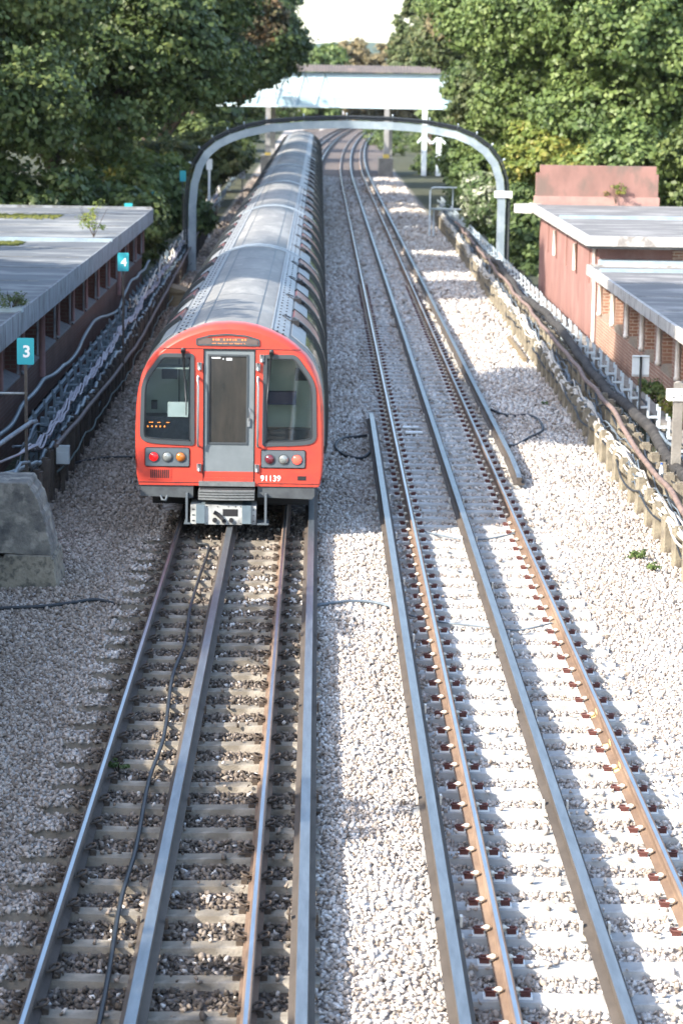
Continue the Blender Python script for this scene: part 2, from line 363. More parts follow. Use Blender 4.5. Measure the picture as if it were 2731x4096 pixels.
mb.v = [(x, y, gz(x, y)) for y in ys for x in xs]
mb.f = [(j * nx + i, j * nx + i + 1, (j + 1) * nx + i + 1, (j + 1) * nx + i) for j in range(len(ys) - 1) for i in range(nx - 1)]
mb.m = [0] * len(mb.f); mb.sm = [True] * len(mb.f)
gm = bpy.data.materials.new("ballast_ground"); gm.use_nodes = True; t = gm.node_tree; b = t.nodes["Principled BSDF"]; b.inputs["Roughness"].default_value = .95
tc = t.nodes.new("ShaderNodeTexCoord"); sp = t.nodes.new("ShaderNodeSeparateXYZ"); t.links.new(tc.outputs["Object"], sp.inputs[0])
vo = t.nodes.new("ShaderNodeTexVoronoi"); vo.inputs["Scale"].default_value = 15; t.links.new(tc.outputs["Object"], vo.inputs["Vector"])
vr = t.nodes.new("ShaderNodeSeparateColor"); t.links.new(vo.outputs["Color"], vr.inputs[0])
def ramp(stops, src):
    r = t.nodes.new("ShaderNodeValToRGB"); el = r.color_ramp.elements
    while len(el) < len(stops): el.new(.5)
    for i, (p, c) in enumerate(stops): el[i].position = p; el[i].color = (*c, 1)
    t.links.new(src, r.inputs[0]); return r.outputs[0]
pale = ramp([(0, (.18, .15, .125)), (.4, (.34, .295, .255)), (.75, (.48, .44, .40)), (1, (.62, .60, .56))], vr.outputs[0])
dirty = ramp([(0, (.035, .028, .022)), (.5, (.08, .062, .05)), (.85, (.15, .12, .10)), (1, (.3, .27, .24))], vr.outputs[0])
soil = ramp([(0, (.025, .032, .014)), (.5, (.045, .052, .022)), (1, (.085, .08, .045))], vr.outputs[0])
def band(lo0, lo1, hi0, hi1):       # 1 inside lo..hi along x
    a = t.nodes.new("ShaderNodeMapRange"); a.inputs[1].default_value = lo0; a.inputs[2].default_value = lo1; t.links.new(sp.outputs[0], a.inputs[0])
    c = t.nodes.new("ShaderNodeMapRange"); c.inputs[1].default_value = hi0; c.inputs[2].default_value = hi1; c.inputs[3].default_value = 1; c.inputs[4].default_value = 0; t.links.new(sp.outputs[0], c.inputs[0])
    m_ = t.nodes.new("ShaderNodeMath"); m_.operation = 'MULTIPLY'; t.links.new(a.outputs[0], m_.inputs[0]); t.links.new(c.outputs[0], m_.inputs[1]); return m_.outputs[0]
def mixc(f, a, c):
    mx = t.nodes.new("ShaderNodeMix"); mx.data_type = 'RGBA'; t.links.new(f, mx.inputs[0]); t.links.new(a, mx.inputs[6]); t.links.new(c, mx.inputs[7]); return mx.outputs[2]
c1 = mixc(band(-2.3, -1.9, -.1, .15), pale, dirty)
c2 = mixc(band(-4.6, -4.3, 5.2, 5.6), soil, c1)
# beyond the bend the railway leaves the straight strip: stay ballast-like on the far ground
t.links.new(c2, b.inputs["Base Color"])
bp = t.nodes.new("ShaderNodeBump"); bp.inputs["Strength"].default_value = 1; bp.inputs["Distance"].default_value = .04
t.links.new(vo.outputs["Distance"], bp.inputs["Height"]); t.links.new(bp.outputs[0], b.inputs["Normal"])
tag(mb.build("ground", gm), kind="structure")
# curving railway bed far away
mb = MB(); st = stations(140, 420)
for a, c in zip(st[:-1], st[1:]):
    mb.add([(-4 + cx(a), a, .02), (5 + cx(a), a, .02), (5 + cx(c), c, .02), (-4 + cx(c), c, .02)], [(0, 1, 2, 3)])
farbed = mat("shaded_far_ballast", (.13, .105, .09), .95, 0, (.08, .066, .058), .5, bump=.5, bscale=6)  # colour darkened to stand in for shadows under and beyond the footbridge
tag(mb.build("ballast_bed", farbed), kind="structure")

# ------------------------------------------------------------------ rails
LR, CC, RR, OR = -1.90, -1.175, -0.415, -0.04
L2, C2, R2, O2, O3 = 1.415, 2.165, 2.915, 1.045, 3.27
def sweep(prof, x, y0, y1, mats_idx, curve=True):
    """prof: closed (dx,z) loop, mats_idx per edge"""
    mb = MB(); st = stations(y0, y1); n = len(prof)
    for y in st: mb.v += [(x + dx + (cx(y) if curve else 0), y, z) for dx, z in prof]
    for j in range(len(st) - 1):
        for i in range(n):
            k = (i + 1) % n; mb.f.append((j * n + i, j * n + k, (j + 1) * n + k, (j + 1) * n + i)); mb.m.append(mats_idx[i]); mb.sm.append(False)
    mb.f.append(tuple(range(n))); mb.m.append(0); mb.sm.append(False)
    e = (len(st) - 1) * n; mb.f.append(tuple(range(e, e + n))); mb.m.append(0); mb.sm.append(False)
    return mb
RP = [(-.07, .008), (.07, .008), (.07, .02), (.02, .038), (.012, .055), (.012, .118), (.033, .132), (.036, .155), (.026, .167), (.016, .169), (-.014, .169), (-.026, .167), (-.036, .155), (-.033, .132), (-.012, .118), (-.012, .055), (-.02, .038), (-.07, .02)]
RMI = [0] * 9 + [1] + [0] * 8
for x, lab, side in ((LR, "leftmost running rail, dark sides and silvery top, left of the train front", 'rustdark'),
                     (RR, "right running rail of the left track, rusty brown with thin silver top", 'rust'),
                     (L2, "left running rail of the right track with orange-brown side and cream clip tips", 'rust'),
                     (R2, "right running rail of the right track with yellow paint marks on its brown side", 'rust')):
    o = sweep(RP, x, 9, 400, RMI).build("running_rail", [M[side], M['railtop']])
    tag(o, lab, "rail", "running rails")
    if x == R2:
        for yy in (22.3, 23.1, 24.3):
            mp = MB(); mp.add([(x - .0125, yy, .06), (x - .0125, yy + .16, .055), (x - .0125, yy + .22, .11), (x - .0125, yy + .05, .115)], [(0, 1, 2, 3)])
            mp.add([(x - .069, yy, .0225), (x - .069, yy + .2, .0225), (x - .022, yy + .18, .0395), (x - .022, yy + .02, .0395)], [(0, 1, 2, 3)])
            mp.build("paint_mark", M['yellowp'], o)
def cond(x, y0, y1, top, lab, curve=True, near_ramp=False, far_ramp=False, grp="conductor rails"):
    b0 = top - .125
    P = [(-.092, b0), (.092, b0), (.092, b0 + .014), (.034, b0 + .034), (.030, top - .050), (.046, top - .038), (.046, top - .006), (.040, top), (-.040, top), (-.046, top - .006), (-.046, top - .038), (-.030, top - .050), (-.034, b0 + .034), (-.092, b0 + .014)]; CMI = [0] * 7 + [1] + [0] * 6
    mb = sweep(P, x, y0, y1, CMI, curve); n = len(P)
    if far_ramp or near_ramp:
        base = len(mb.v); rp = [((0, 0), (1.3, -.05), (1.5, -.085)), ((0, 0), (-1.3, -.05), (-1.5, -.085))][1 if near_ramp else 0]
        ye = y0 if near_ramp else y1
        for dy, dz in rp:
            mb.v += [(x + dx, ye + dy, z + dz) for dx, z in P]
        for j in range(2):
            for i in range(n):
                k = (i + 1) % n; mb.f.append((base + j * n + i, base + j * n + k, base + (j + 1) * n + k, base + (j + 1) * n + i)); mb.m.append(CMI[i]); mb.sm.append(False)
        mb.f.append(tuple(range(base + 2 * n, base + 3 * n))); mb.m.append(0); mb.sm.append(False)
    o = mb.build("conductor_rail", [M['condside'], M['condtop']]); tag(o, lab, "conductor rail", grp)
    k = 0; y = max(y0, 14) + .6
    ins = None
    while y < min(y1, 80) and k < 22:
        if ins is None:
            im = MB(); im.tube([(0, 0, .0), (0, 0, .02), (0, 0, .02), (0, 0, b0 - .002)], [.075, .07, .045, .05], 10)
            for s_ in (-1, 1):
                im.box(s_ * .105 - .01, s_ * .105 + .01, -.03, .03, b0 - .03, b0 + .055); im.box(s_ * .10 - .03, s_ * .10 + .03, -.05, .05, .002, .02)
            ins = im.build("insulator", M['porcelain'] if x > .5 else M['clipL'], o); ins.location = (x, y, 0)
        else:
            c = ins.copy(); COL.objects.link(c); c.parent = o; c.location = (x, y, 0)
        y += 3.2; k += 1
    return o
cond(CC, 9, 400, .205, "grey centre conductor rail of the left track running under the red train")
cond(OR, 9, 400, .245, "outer conductor rail right of the left track, beside the sunlit ballast strip")
cond(C2, 9, 400, .205, "centre conductor rail between the two rails of the right track")
cond(O2, 9, 44.8, .245, "outer conductor rail left of the right track, ramp end near the train front", far_ramp=True)
cond(O3, 40.4, 400, .245, "outer conductor rail right of the right track ending in a ramp on the ballast", near_ramp=True)

# ------------------------------------------------------------------ sleepers
def sleeper_mesh(L, wt=.2, wb=.27, h=.15):
    mb = MB(); n = 9; vs = []; fs = []
    for i in range(n):
        x = -L / 2 + L * i / (n - 1); dip = -.012 * math.cos(math.pi * (x / L) * 1.0) ** 8
        vs += [(x, -wb / 2, -h), (x, -wt / 2, dip), (x, wt / 2, dip), (x, wb / 2, -h)]
    for i in range(n - 1):
        for k in range(4): fs.append((i * 4 + k, i * 4 + (k + 1) % 4, (i + 1) * 4 + (k + 1) % 4, (i + 1) * 4 + k))
    fs += [(0, 1, 2, 3), tuple((n - 1) * 4 + k for k in (3, 2, 1, 0))]
    return mb.add(vs, [f[::-1] for f in fs])
def eclip():
    m = MB()
    m.tube([(.03, -.055, .055), (.075, -.06, .07), (.115, -.045, .085), (.125, 0, .088), (.11, .04, .085), (.07, .055, .075), (.045, .03, .062), (.052, -.01, .05), (.085, -.02, .04), (.12, -.02, .03)], .0105, 6)
    m.box(.075, .125, -.035, .035, -.01, .035); m.tube([(.05, -.05, .012), (.05, .05, .012)], .016, 6)
    return m
def fastclip():
    m = MB()
    m.box(.075, .175, -.05, .05, -.005, .016, 1); m.box(.09, .16, -.042, -.022, .016, .046, 0); m.box(.09, .16, .022, .042, .016, .046, 0)
    m.tube([(.085, -.028, .05), (.15, -.028, .053), (.163, 0, .052), (.15, .028, .053), (.085, .028, .05)], .010, 6, 0)
    m.ball((.062, 0, .056), (.032, .028, .02), 2); m.box(.06, .11, -.016, .016, .03, .056, 2)
    return m
slL = sleeper_mesh(2.5, .16, .25).build("sleeper", M['concL']); tag(slL, "old brown concrete sleeper of the left track with rusty curled rail clips", "sleeper", "sleepers of the left track")
slL.location = (-1.16, 17.6, 0)
slR = sleeper_mesh(2.45).build("sleeper", M['concR']); tag(slR, "pale concrete sleeper of the right track with red-brown rail clips", "sleeper", "sleepers of the right track")
slR.location = (2.165, 21.12, 0)
ec = eclip(); fc = fastclip()
for i, (rx, sg) in enumerate(((LR, -1), (LR, 1), (RR, -1), (RR, 1))):
    if i == 0: c = ec.build("rail_clip", M['clipL'], slL); c0 = c
    else: c = c0.copy(); COL.objects.link(c); c.parent = slL
    c.location = (rx + 1.16, 0, 0); c.rotation_euler = (0, 0, 0 if sg > 0 else math.pi)
for i, (rx, sg) in enumerate(((L2, -1), (L2, 1), (R2, -1), (R2, 1))):
    if i == 0: c = fc.build("rail_clip", [M['clipR'], M['white'], M['cream']], slR); c1_ = c
    else: c = c1_.copy(); COL.objects.link(c); c.parent = slR
    c.location = (rx - 2.165, 0, 0); c.rotation_euler = (0, 0, 0 if sg > 0 else math.pi)
SLY_L = []; SLY_R = []
for k in range(-4, 24):
    y = 17.6 + .7103 * k; SLY_L.append(y)
    if k == 0: continue
    o = copy_tree(slL); o.location = (-1.16 + rnd.uniform(-.01, .01), y, rnd.uniform(-.004, .004)); o.rotation_euler.z = rnd.uniform(-.006, .006)
for k in range(-9, 222):
    y = 21.12 + .6475 * k; SLY_R.append(y)
    if k == 0: continue
    o = copy_tree(slR, skip=("rail_clip",) if y > 78 else ()); o.location = (2.165 + cx(y), y, rnd.uniform(-.004, .004)); o.rotation_euler.z = rnd.uniform(-.006, .006)
SLY_L = np.array(SLY_L); SLY_R = np.array(SLY_R)

# ------------------------------------------------------------------ ballast stones (real crushed stone, near part)
def hull_variants(n, seed):
    r = random.Random(seed); out = []
    for _ in range(n):
        bm = bmesh.new(); sx, sy, sz = r.uniform(.8, 1.15), r.uniform(.65, 1.0), r.uniform(.5, .8)
        for k in range(9):
            v = Vector((r.gauss(0, 1), r.gauss(0, 1), r.gauss(0, 1))).normalized() * r.uniform(.8, 1.05)
            bm.verts.new((v.x * sx, v.y * sy, v.z * sz))
        res = bmesh.ops.convex_hull(bm, input=bm.verts)
        bmesh.ops.delete(bm, geom=[g for g in res["geom_interior"] if isinstance(g, bmesh.types.BMVert)], context='VERTS')
        bmesh.ops.triangulate(bm, faces=bm.faces); bmesh.ops.recalc_face_normals(bm, faces=bm.faces)
        bm.verts.ensure_lookup_table(); bm.verts.index_update()
        out.append((np.array([v.co[:] for v in bm.verts]), np.array([[v.index for v in f.verts] for f in bm.faces]))); bm.free()
    return out
def mesh_np(name, V, F, mats, attr=None, smooth=False):
    me = bpy.data.meshes.new(name); k = F.shape[1]
    me.vertices.add(len(V)); me.vertices.foreach_set("co", V.astype(np.float32).ravel())
    me.loops.add(F.size); me.loops.foreach_set("vertex_index", F.astype(np.int32).ravel())
    me.polygons.add(len(F)); me.polygons.foreach_set("loop_start", np.arange(0, F.size, k, dtype=np.int32))
    if smooth: me.polygons.foreach_set("use_smooth", np.ones(len(F), bool))
    if attr is not None:
        a = me.attributes.new("v", 'FLOAT', 'POINT'); a.data.foreach_set("value", attr.astype(np.float32))
    me.update(calc_edges=True)
    for m in mats: me.materials.append(m)
    return me
HV = hull_variants(26, 3)
rg = np.random.default_rng(5)
def rand_rot(n):
    q = rg.normal(size=(n, 4)); q /= np.linalg.norm(q, axis=1)[:, None]; w, x, y, z = q.T
    return np.stack([np.stack([1 - 2 * (y * y + z * z), 2 * (x * y - z * w), 2 * (x * z + y * w)], -1),
                     np.stack([2 * (x * y + z * w), 1 - 2 * (x * x + z * z), 2 * (y * z - x * w)], -1),
                     np.stack([2 * (x * z - y * w), 2 * (y * z + x * w), 1 - 2 * (x * x + y * y)], -1)], -2)
def scatter(P, size, val):
    VV, FF, AA = [], [], []; off = 0; var = rg.integers(0, len(HV), len(P)); Rm = rand_rot(len(P))
    for k, (v, f) in enumerate(HV):
        ix = np.where(var == k)[0]
        if not len(ix): continue
        w = np.einsum('nij,mj->nmi', Rm[ix], v) * size[ix][:, None, None] + P[ix][:, None, :]
        VV.append(w.reshape(-1, 3)); FF.append((f[None] + (np.arange(len(ix)) * len(v))[:, None, None]).reshape(-1, 3) + off)
        AA.append(np.repeat(val[ix], len(v))); off += len(ix) * len(v)
    return np.concatenate(VV), np.concatenate(FF), np.concatenate(AA)
pts = []
def grid(y0, y1, s, x0=-7, x1=5.3):
    gx, gy = np.meshgrid(np.arange(x0, x1, s), np.arange(y0, y1, s)); gx = gx.ravel() + rg.uniform(-.5, .5, gx.size) * s; gy = gy.ravel() + rg.uniform(-.5, .5, gy.size) * s
    k = (gx > -.1395 * gy - .9) & (gx < .153 * gy + .9); gx, gy = gx[k], gy[k]
    pts.append((gx, gy, np.full(gx.size, s)))
grid(15.0, 27, .046); grid(27, 36, .052); grid(36, 46, .066, -4.6); grid(46, 64, .085, -4.4); grid(64, 100, .13, -4.4); grid(100, 165, .17, -4.2)
X = np.concatenate([p[0] for p in pts]); Y = np.concatenate([p[1] for p in pts]); SS = np.concatenate([p[2] for p in pts])
keep = ~((Y > 36.5) & (X > -2.3) & (X < -.1))
for rx in (LR, RR, L2, R2): keep &= np.abs(X - rx) > .085
for rx in (CC, OR, C2): keep &= np.abs(X - rx) > .055
keep &= ~((np.abs(X - O2) < .055) & (Y < 46.5)); keep &= ~((np.abs(X - O3) < .055) & (Y > 38.7))
dL = np.min(np.abs(Y[:, None] - SLY_L[None, :]), axis=1); dR = np.min(np.abs(Y[:, None] - SLY_R[None, :]), axis=1)
onL = (dL < .135) & (X > -2.41) & (X < .09) & (Y < 35); onR = (dR < .135) & (X > .94) & (X < 3.39)
cov = rg.uniform(size=X.size)
outL = X < -2.02
patch = np.sin(X * 4.1 + Y * .9) * np.sin(Y * 2.3 - X * 1.7)
keep &= ~(onL & ~outL & (cov > .09)); keep &= ~(onL & outL & (cov > .99 + .12 * patch))
edgeR = (X < 1.25) | (X > 3.12)
keep &= ~(onR & ~edgeR & (cov > .06)); keep &= ~(onR & edgeR & (cov > .25 + .5 * patch * (X > 3.1)))
X, Y, SS, onL, onR = X[keep], Y[keep], SS[keep], onL[keep], onR[keep]
n = len(X); size = SS * rg.uniform(.46, .86, n) * np.where(rg.uniform(size=n) > .93, 1.35, 1.0)
Z = np.array([gz(a, c) for a, c in zip(X, Y)]) + size * .25 + rg.uniform(0, .012, n)
Z = np.where(onL | onR, .006 + size * .35, Z)
inL = (X > -2.15) & (X < .02)
u = rg.uniform(size=n)
val = np.where(inL, .04 + .34 * u ** 1.5, .42 + .46 * u)                        # dirty bed under the left track, pale new stone elsewhere
val = np.where(inL & (rg.uniform(size=n) > .955), .6 + .3 * u, val)
pl = np.clip(1 - np.abs(Y - 30.5) / 2.2, 0, 1) * inL * (X > -1.15)              # fresh pale stones just before the train
val = np.where(rg.uniform(size=n) < pl * .4, .8 + .15 * u, val)
lft = np.clip((-2.05 - X) / .5, 0, 1); val = val * (1 - lft) + lft * (.19 + .38 * u)
val = np.where(~inL & (rg.uniform(size=n) > .965), .15 + .3 * u, val)
for rx in (L2, R2): val = val * (1 - .22 * np.clip(1 - np.abs(X - rx) / .35, 0, 1))
val = val * (1 + .10 * np.sin(X * 1.9 + Y * .35) * np.sin(Y * .8 - X))
V_, F_, A_ = scatter(np.stack([X, Y, Z], 1), size, val)
bo = bpy.data.objects.new("ballast_stones", mesh_np("ballast_stones", V_, F_, [M['stone']], A_)); COL.objects.link(bo)
tag(bo, "crushed stone ballast filling the beds of both tracks", "ballast", kind="stuff")
for (x, y, r, w) in ((1.28, 19.3, .055, .2),):
    pass

# ------------------------------------------------------------------ train
TX = -1.195; YF = 34.0; ZR = .17
PROF = [(0, 2.88), (.20, 2.868), (.37, 2.838), (.575, 2.765), (.71, 2.70), (.80, 2.648), (.90, 2.58), (1.05, 2.45), (1.15, 2.315), (1.225, 2.15), (1.275, 1.96), (1.305, 1.70), (1.315, 1.35), (1.315, 1.0), (1.30, .75), (1.27, .60)]
arc = [0.0]
for a, c in zip(PROF[:-1], PROF[1:]): arc.append(arc[-1] + math.hypot(c[0] - a[0], c[1] - a[1]))
def prof_at(s, off=0.0):
    sg = 1 if s >= 0 else -1; s = min(abs(s), arc[-1] - 1e-6)
    for i in range(len(arc) - 1):
        if arc[i] <= s <= arc[i + 1]:
            t_ = (s - arc[i]) / (arc[i + 1] - arc[i]); a, c = PROF[i], PROF[i + 1]
            dx, dz = c[0] - a[0], c[1] - a[1]; l = math.hypot(dx, dz)
            return (sg * (a[0] + dx * t_ + -dz / l * off), a[1] + dz * t_ + dx / l * off)
def s_of_x(x):
    for i in range(len(PROF) - 1):
        if PROF[i][0] <= x <= PROF[i + 1][0]: return arc[i] + (x - PROF[i][0]) / (PROF[i + 1][0] - PROF[i][0]) * (arc[i + 1] - arc[i])
    return arc[-1]
def s_of_z(z):
    for i in range(len(PROF) - 1):
        if PROF[i][1] >= z >= PROF[i + 1][1]: return arc[i] + (PROF[i][1] - z) / (PROF[i][1] - PROF[i + 1][1]) * (arc[i + 1] - arc[i])
    return arc[-1]
def patch_mesh(mb, y0, y1, s0, s1, off0, off, mi=0, n=10, smooth=True):
    A = [prof_at(s0 + (s1 - s0) * i / n, off) for i in range(n + 1)]; B = [prof_at(s0 + (s1 - s0) * i / n, off0) for i in range(n + 1)]
    vs = [(x, y0, z) for x, z in A] + [(x, y1, z) for x, z in A] + [(x, y0, z) for x, z in B] + [(x, y1, z) for x, z in B]; k = n + 1
    f = [(i, i + 1, k + i + 1, k + i) for i in range(n)]
    mb.add(vs, f, mi, smooth)
    mb.add(vs, [(i, i + 1, 2 * k + i + 1, 2 * k + i) for i in range(n)] + [(k + i, k + i + 1, 3 * k + i + 1, 3 * k + i) for i in range(n)] + [(0, k, 3 * k, 2 * k), (n, k + n, 3 * k + n, 2 * k + n)], mi)
    return mb
train = empty("underground_train", (TX, YF, ZR))
tag(train, "long red and grey underground train standing on the left track, number 91139 on its front", "train")
CL = 16.25
def carriage(i):
    y0 = .32 if i == 0 else CL * i + .12; y1 = CL * (i + 1) - .12; ln = y1 - y0
    root = MB(); full = [(-x, z) for x, z in PROF[::-1]] + PROF[1:]
    n = len(full); st = [y0 + (y1 - y0) * k / 4 for k in range(5)]
    for y in st: root.v += [(x, y, z) for x, z in full]
    for j in range(4):
        for k in range(n - 1): root.f.append((j * n + k, j * n + k + 1, (j + 1) * n + k + 1, (j + 1) * n + k)); root.m.append(0); root.sm.append(True)
    if i > 0: root.f.append(tuple(range(n))); root.m.append(1); root.sm.append(False)
    e = 4 * n; root.f.append(tuple(range(e, e + n))); root.m.append(1); root.sm.append(False)
    # floor
    root.box(-1.27, 1.27, y0 + .01, y1 - .01, .56, .59, 1)
    car = root.build("carriage", [M['alu'], M['dark']], train)
    # joint band and end hoops
    jb = MB(); sm_ = arc[-1] * .97
    for ya, yb, off in ((y1 - .20, y1 - .0, .022),) + (((y0, y0 + .2, .022),) if i else ()):
        patch_mesh(jb, ya, yb, -sm_, sm_, 0, off, 0, 24)
    jb.build("end_hoop", M['band'], car)
    # roof seams: long dark gutters and plate edges
    sb = MB()
    for x in (.36, .565):
        for sg in (-1, 1):
            s = s_of_x(x); patch_mesh(sb, y0 + .02, y1 - .22, sg * (s - (.007 if x < .5 else .012)), sg * (s + (.007 if x < .5 else .012)), 0, .004 if x < .5 else .018, 0 if x < .5 else 1, 1)
    k = 0; yy = y0 + 1.9
    while yy < y1 - .5:
        patch_mesh(sb, yy, yy + .010, -s_of_x(.35), s_of_x(.35), 0, .002, 0, 8); yy += 2.6
    sb.build("roof_seam", [M['frame'], M['alub']], car)
    # bolted panels on both shoulders
    bp_ = MB(); bl = MB()
    nb = 16; pl_ = (y1 - .25 - y0 - .05) / nb
    for sg in (-1, 1):
        for k in range(nb):
            a = y0 + .05 + k * pl_
            patch_mesh(bp_, a, a + pl_ - .022, sg * s_of_x(.585), sg * s_of_x(.80), 0, .012, 0, 3)
            if i < 3:
                for bx in (.64, .72):
                    for by in ((.0,) if k % 2 else (.0, .09)):
                        px, pz = prof_at(sg * s_of_x(bx), .012); bl.box(px - .013, px + .013, a + pl_ * .45 + by - .018, a + pl_ * .45 + by + .018, pz - .004, pz + .008)
                    px, pz = prof_at(sg * s_of_x(bx), .012); bl.box(px - .016, px + .016, a - .025, a + .012, pz - .004, pz + .007)
    bp_.build("shoulder_panel", M['alub'], car)
    if i < 3: tag(bl.build("panel_bolt", M['dark'], car), kind="stuff")
    # sides: windows, sliding doors, rubber arches
    per = [(.55, 'w')]
    segs = []
    d0 = 1.15; pitch = (ln - .9) / 4
    sa, sb_ = s_of_x(.83), s_of_z(1.05)
    dw = 1.55
    wins = []
    for k in range(4):
        a = y0 + (.35 if i else .55) + k * pitch; ww = pitch - dw - .15
        wins.append((a, a + ww)); segs.append((a + ww + .10, a + ww + .10 + dw))
    for sg in (-1, 1):
        for (a, c) in wins:
            f_ = MB(); patch_mesh(f_, a, c, sg * sa, sg * sb_, 0, .016, 0, 12)
            fr = f_.build("window_frame", M['alub'], car)
            g_ = MB(); patch_mesh(g_, a + .14, c - .14, sg * s_of_z(2.47), sg * s_of_z(1.3), 0, .022, 0, 10)
            g_.build("side_window", M['sideglass'], car)
        for (a, c) in segs:
            h = (a + c) / 2
            for (p, q) in ((a, h - .008), (h + .008, c)):
                d_ = MB(); patch_mesh(d_, p, q, sg * sa, sg * s_of_z(.66), 0, .036, 0, 14)
                dd = d_.build("sliding_door", M['reddoor'], car)
                w_ = MB(); m0 = (p + q) / 2; patch_mesh(w_, m0 - .17, m0 + .17, sg * s_of_z(2.22), sg * s_of_z(1.35), .02, .042, 0, 8)
                w_.build("door_window", M['sideglass'], car)
        if i < 4 or True:
            for (a, c) in segs:
                r_ = MB()
                patch_mesh(r_, a - .17, a - .01, sg * s_of_x(.81), sg * s_of_z(.66), 0, .075, 0, 16)
                patch_mesh(r_, c + .01, c + .055, sg * s_of_x(.81), sg * s_of_z(.66), 0, .05, 0, 16)
                r_.build("door_seal", M['rubber'], car)
                if sg > 0 and i < 5:
                    h_ = MB(); px, pz = prof_at(s_of_x(.86), .03); h_.box(px - .055, px + .055, a - .42, a - .2, pz - .045, pz + .045)
                    h_.tube([(px + .02, a - .31, pz + .01), (px + .11, a - .31, pz - .045)], .03, 6)
                    h_.build("door_lamp_box", M['dark'], car)
                    w2 = MB(); px, pz = prof_at(s_of_x(.70), .016); w2.tube([(px + .10, a - .32, pz - .055), (px + .02, a - .35, pz + .0), (px - .02, a - .22, pz + .02), (px, a - .05, pz + .01), (px + .09, a + .08, pz - .045)], .009, 5)
                    w2.build("door_cable", M['rubber'], car)
    # underframe
    u_ = MB(); u_.box(-1.12, 1.12, y0 + .5, y1 - .2, .20, .565)
    u_.build("underframe", M['dark'], car)
    wh = MB()
    for yy in (y0 + 1.6, y0 + 3.5, y1 - 3.6, y1 - 1.7):
        for xx in (-.745, .745): wh.cyl((xx - .06, yy, .36), (xx + .06, yy, .36), .36, 20)
    wh.build("wheelset", M['dark'], car)
    return car
cars = [carriage(i) for i in range(8)]
c0 = cars[0]
# gangway bellows between cars
for i in range(1, 8):
    g = MB(); inner = [(x * .9, z * .97) for x, z in ([(-x, z) for x, z in PROF[::-1]] + PROF[1:])]
    g.prism(inner, CL * i - .13, CL * i + .13); g.build("gangway", M['dark'], cars[i])
# ---- cab front
def tess(loops, y, mb, mi=0):
    flat = [p for l in loops for p in l]
    tr = tessellate_polygon([[Vector((p[0], p[1], 0)) for p in l] for l in loops])
    mb.add([(p[0], y, p[1]) for p in flat], [tuple(t_) for t_ in tr], mi)
def rounded(poly, rad, seg=4):
    out = []; n = len(poly); rad = rad if isinstance(rad, (list, tuple)) else [rad] * n
    for i in range(n):
        p = Vector(poly[i]); a = Vector(poly[i - 1]); c = Vector(poly[(i + 1) % n]); u1 = (a - p); u2 = (c - p)
        r = min(rad[i], u1.length * .45, u2.length * .45)
        if r < 1e-4: out.append(tuple(p)); continue
        p1 = p + u1.normalized() * r; p2 = p + u2.normalized() * r
        for k in range(seg + 1):
            t_ = k / seg; q = p1 * (1 - t_) ** 2 + p * 2 * t_ * (1 - t_) + p2 * t_ ** 2; out.append((q.x, q.y))
    return out
def inset(loop, d):
    n = len(loop); A = sum(loop[i][0] * loop[(i + 1) % n][1] - loop[(i + 1) % n][0] * loop[i][1] for i in range(n)); s = 1 if A > 0 else -1
    out = []
    for i in range(n):
        a, p, c = Vector(loop[i - 1]), Vector(loop[i]), Vector(loop[(i + 1) % n]); e1 = (p - a).normalized(); e2 = (c - p).normalized()
        nn = Vector((-e1.y - e2.y, e1.x + e2.x)); nn = nn.normalized() if nn.length > 1e-6 else Vector((-e1.y, e1.x))
        k = max(.5, nn.dot(Vector((-e1.y, e1.x)))); q = p + nn * (s * d / k); out.append((q.x, q.y))
    return out
def ring(mb, outer, inner, yf, yb, mi=0):
    n = len(outer); vs = [(x, yf, z) for x, z in outer] + [(x, yf, z) for x, z in inner] + [(x, yb, z) for x, z in outer] + [(x, yb, z) for x, z in inner]
    fs = []
    for i in range(n):
        k = (i + 1) % n; fs += [(i, k, n + k, n + i), (i, 2 * n + i, 2 * n + k, k), (n + i, n + k, 3 * n + k, 3 * n + i), (2 * n + i, 3 * n + i, 3 * n + k, 2 * n + k)]
    mb.add(vs, fs, mi)
fo = [(-x, z) for x, z in PROF[::-1]] + PROF[1:]
fo = [(x, z) for x, z in fo if z >= .6 or True]
botL = [(-1.27, .60)]
face_outer = [(x * (.962 if z > 1.9 else .962 + .02 * (1.9 - z) / 1.3), z - (.085 * min(1, max(0, (z - 1.9) / .98)))) for x, z in fo]
band_outer = fo
winL = rounded([(-1.225, 1.24), (-1.205, 2.06), (-.94, 2.43), (-.515, 2.43), (-.505, 1.185), (-1.02, 1.205)], [.14, .16, .06, .03, .03, .22])
winR = [(-x, z) for x, z in winL][::-1]
winL = [(x, z) for x, z in winL]
winL = [(x * 1.0, z) for x, z in winL]
winR = [(x - .03, z) for x, z in winR]
door = [(-.36, .665), (-.36, 2.505), (.345, 2.505), (.345, .665)]
f = MB()
# the red shell: face, rolled edge and skirt
tess([face_outer, winL, winR, door], 0, f)
n = len(fo)
st = [(face_outer, 0.0), ([((a[0] + c[0]) / 2 * 1.004, (a[1] + c[1]) / 2 + .012) for a, c in zip(face_outer, band_outer)], .035), (band_outer, .14), (band_outer, .33)]
vs = []; 
for lp, y in st: vs += [(x, y, z) for x, z in lp]
f.add(vs, [(j * n + i, j * n + i + 1, (j + 1) * n + i + 1, (j + 1) * n + i) for j in range(3) for i in range(n - 1)], 0, True)
shell = f.build("cab_front", M['red'], c0)
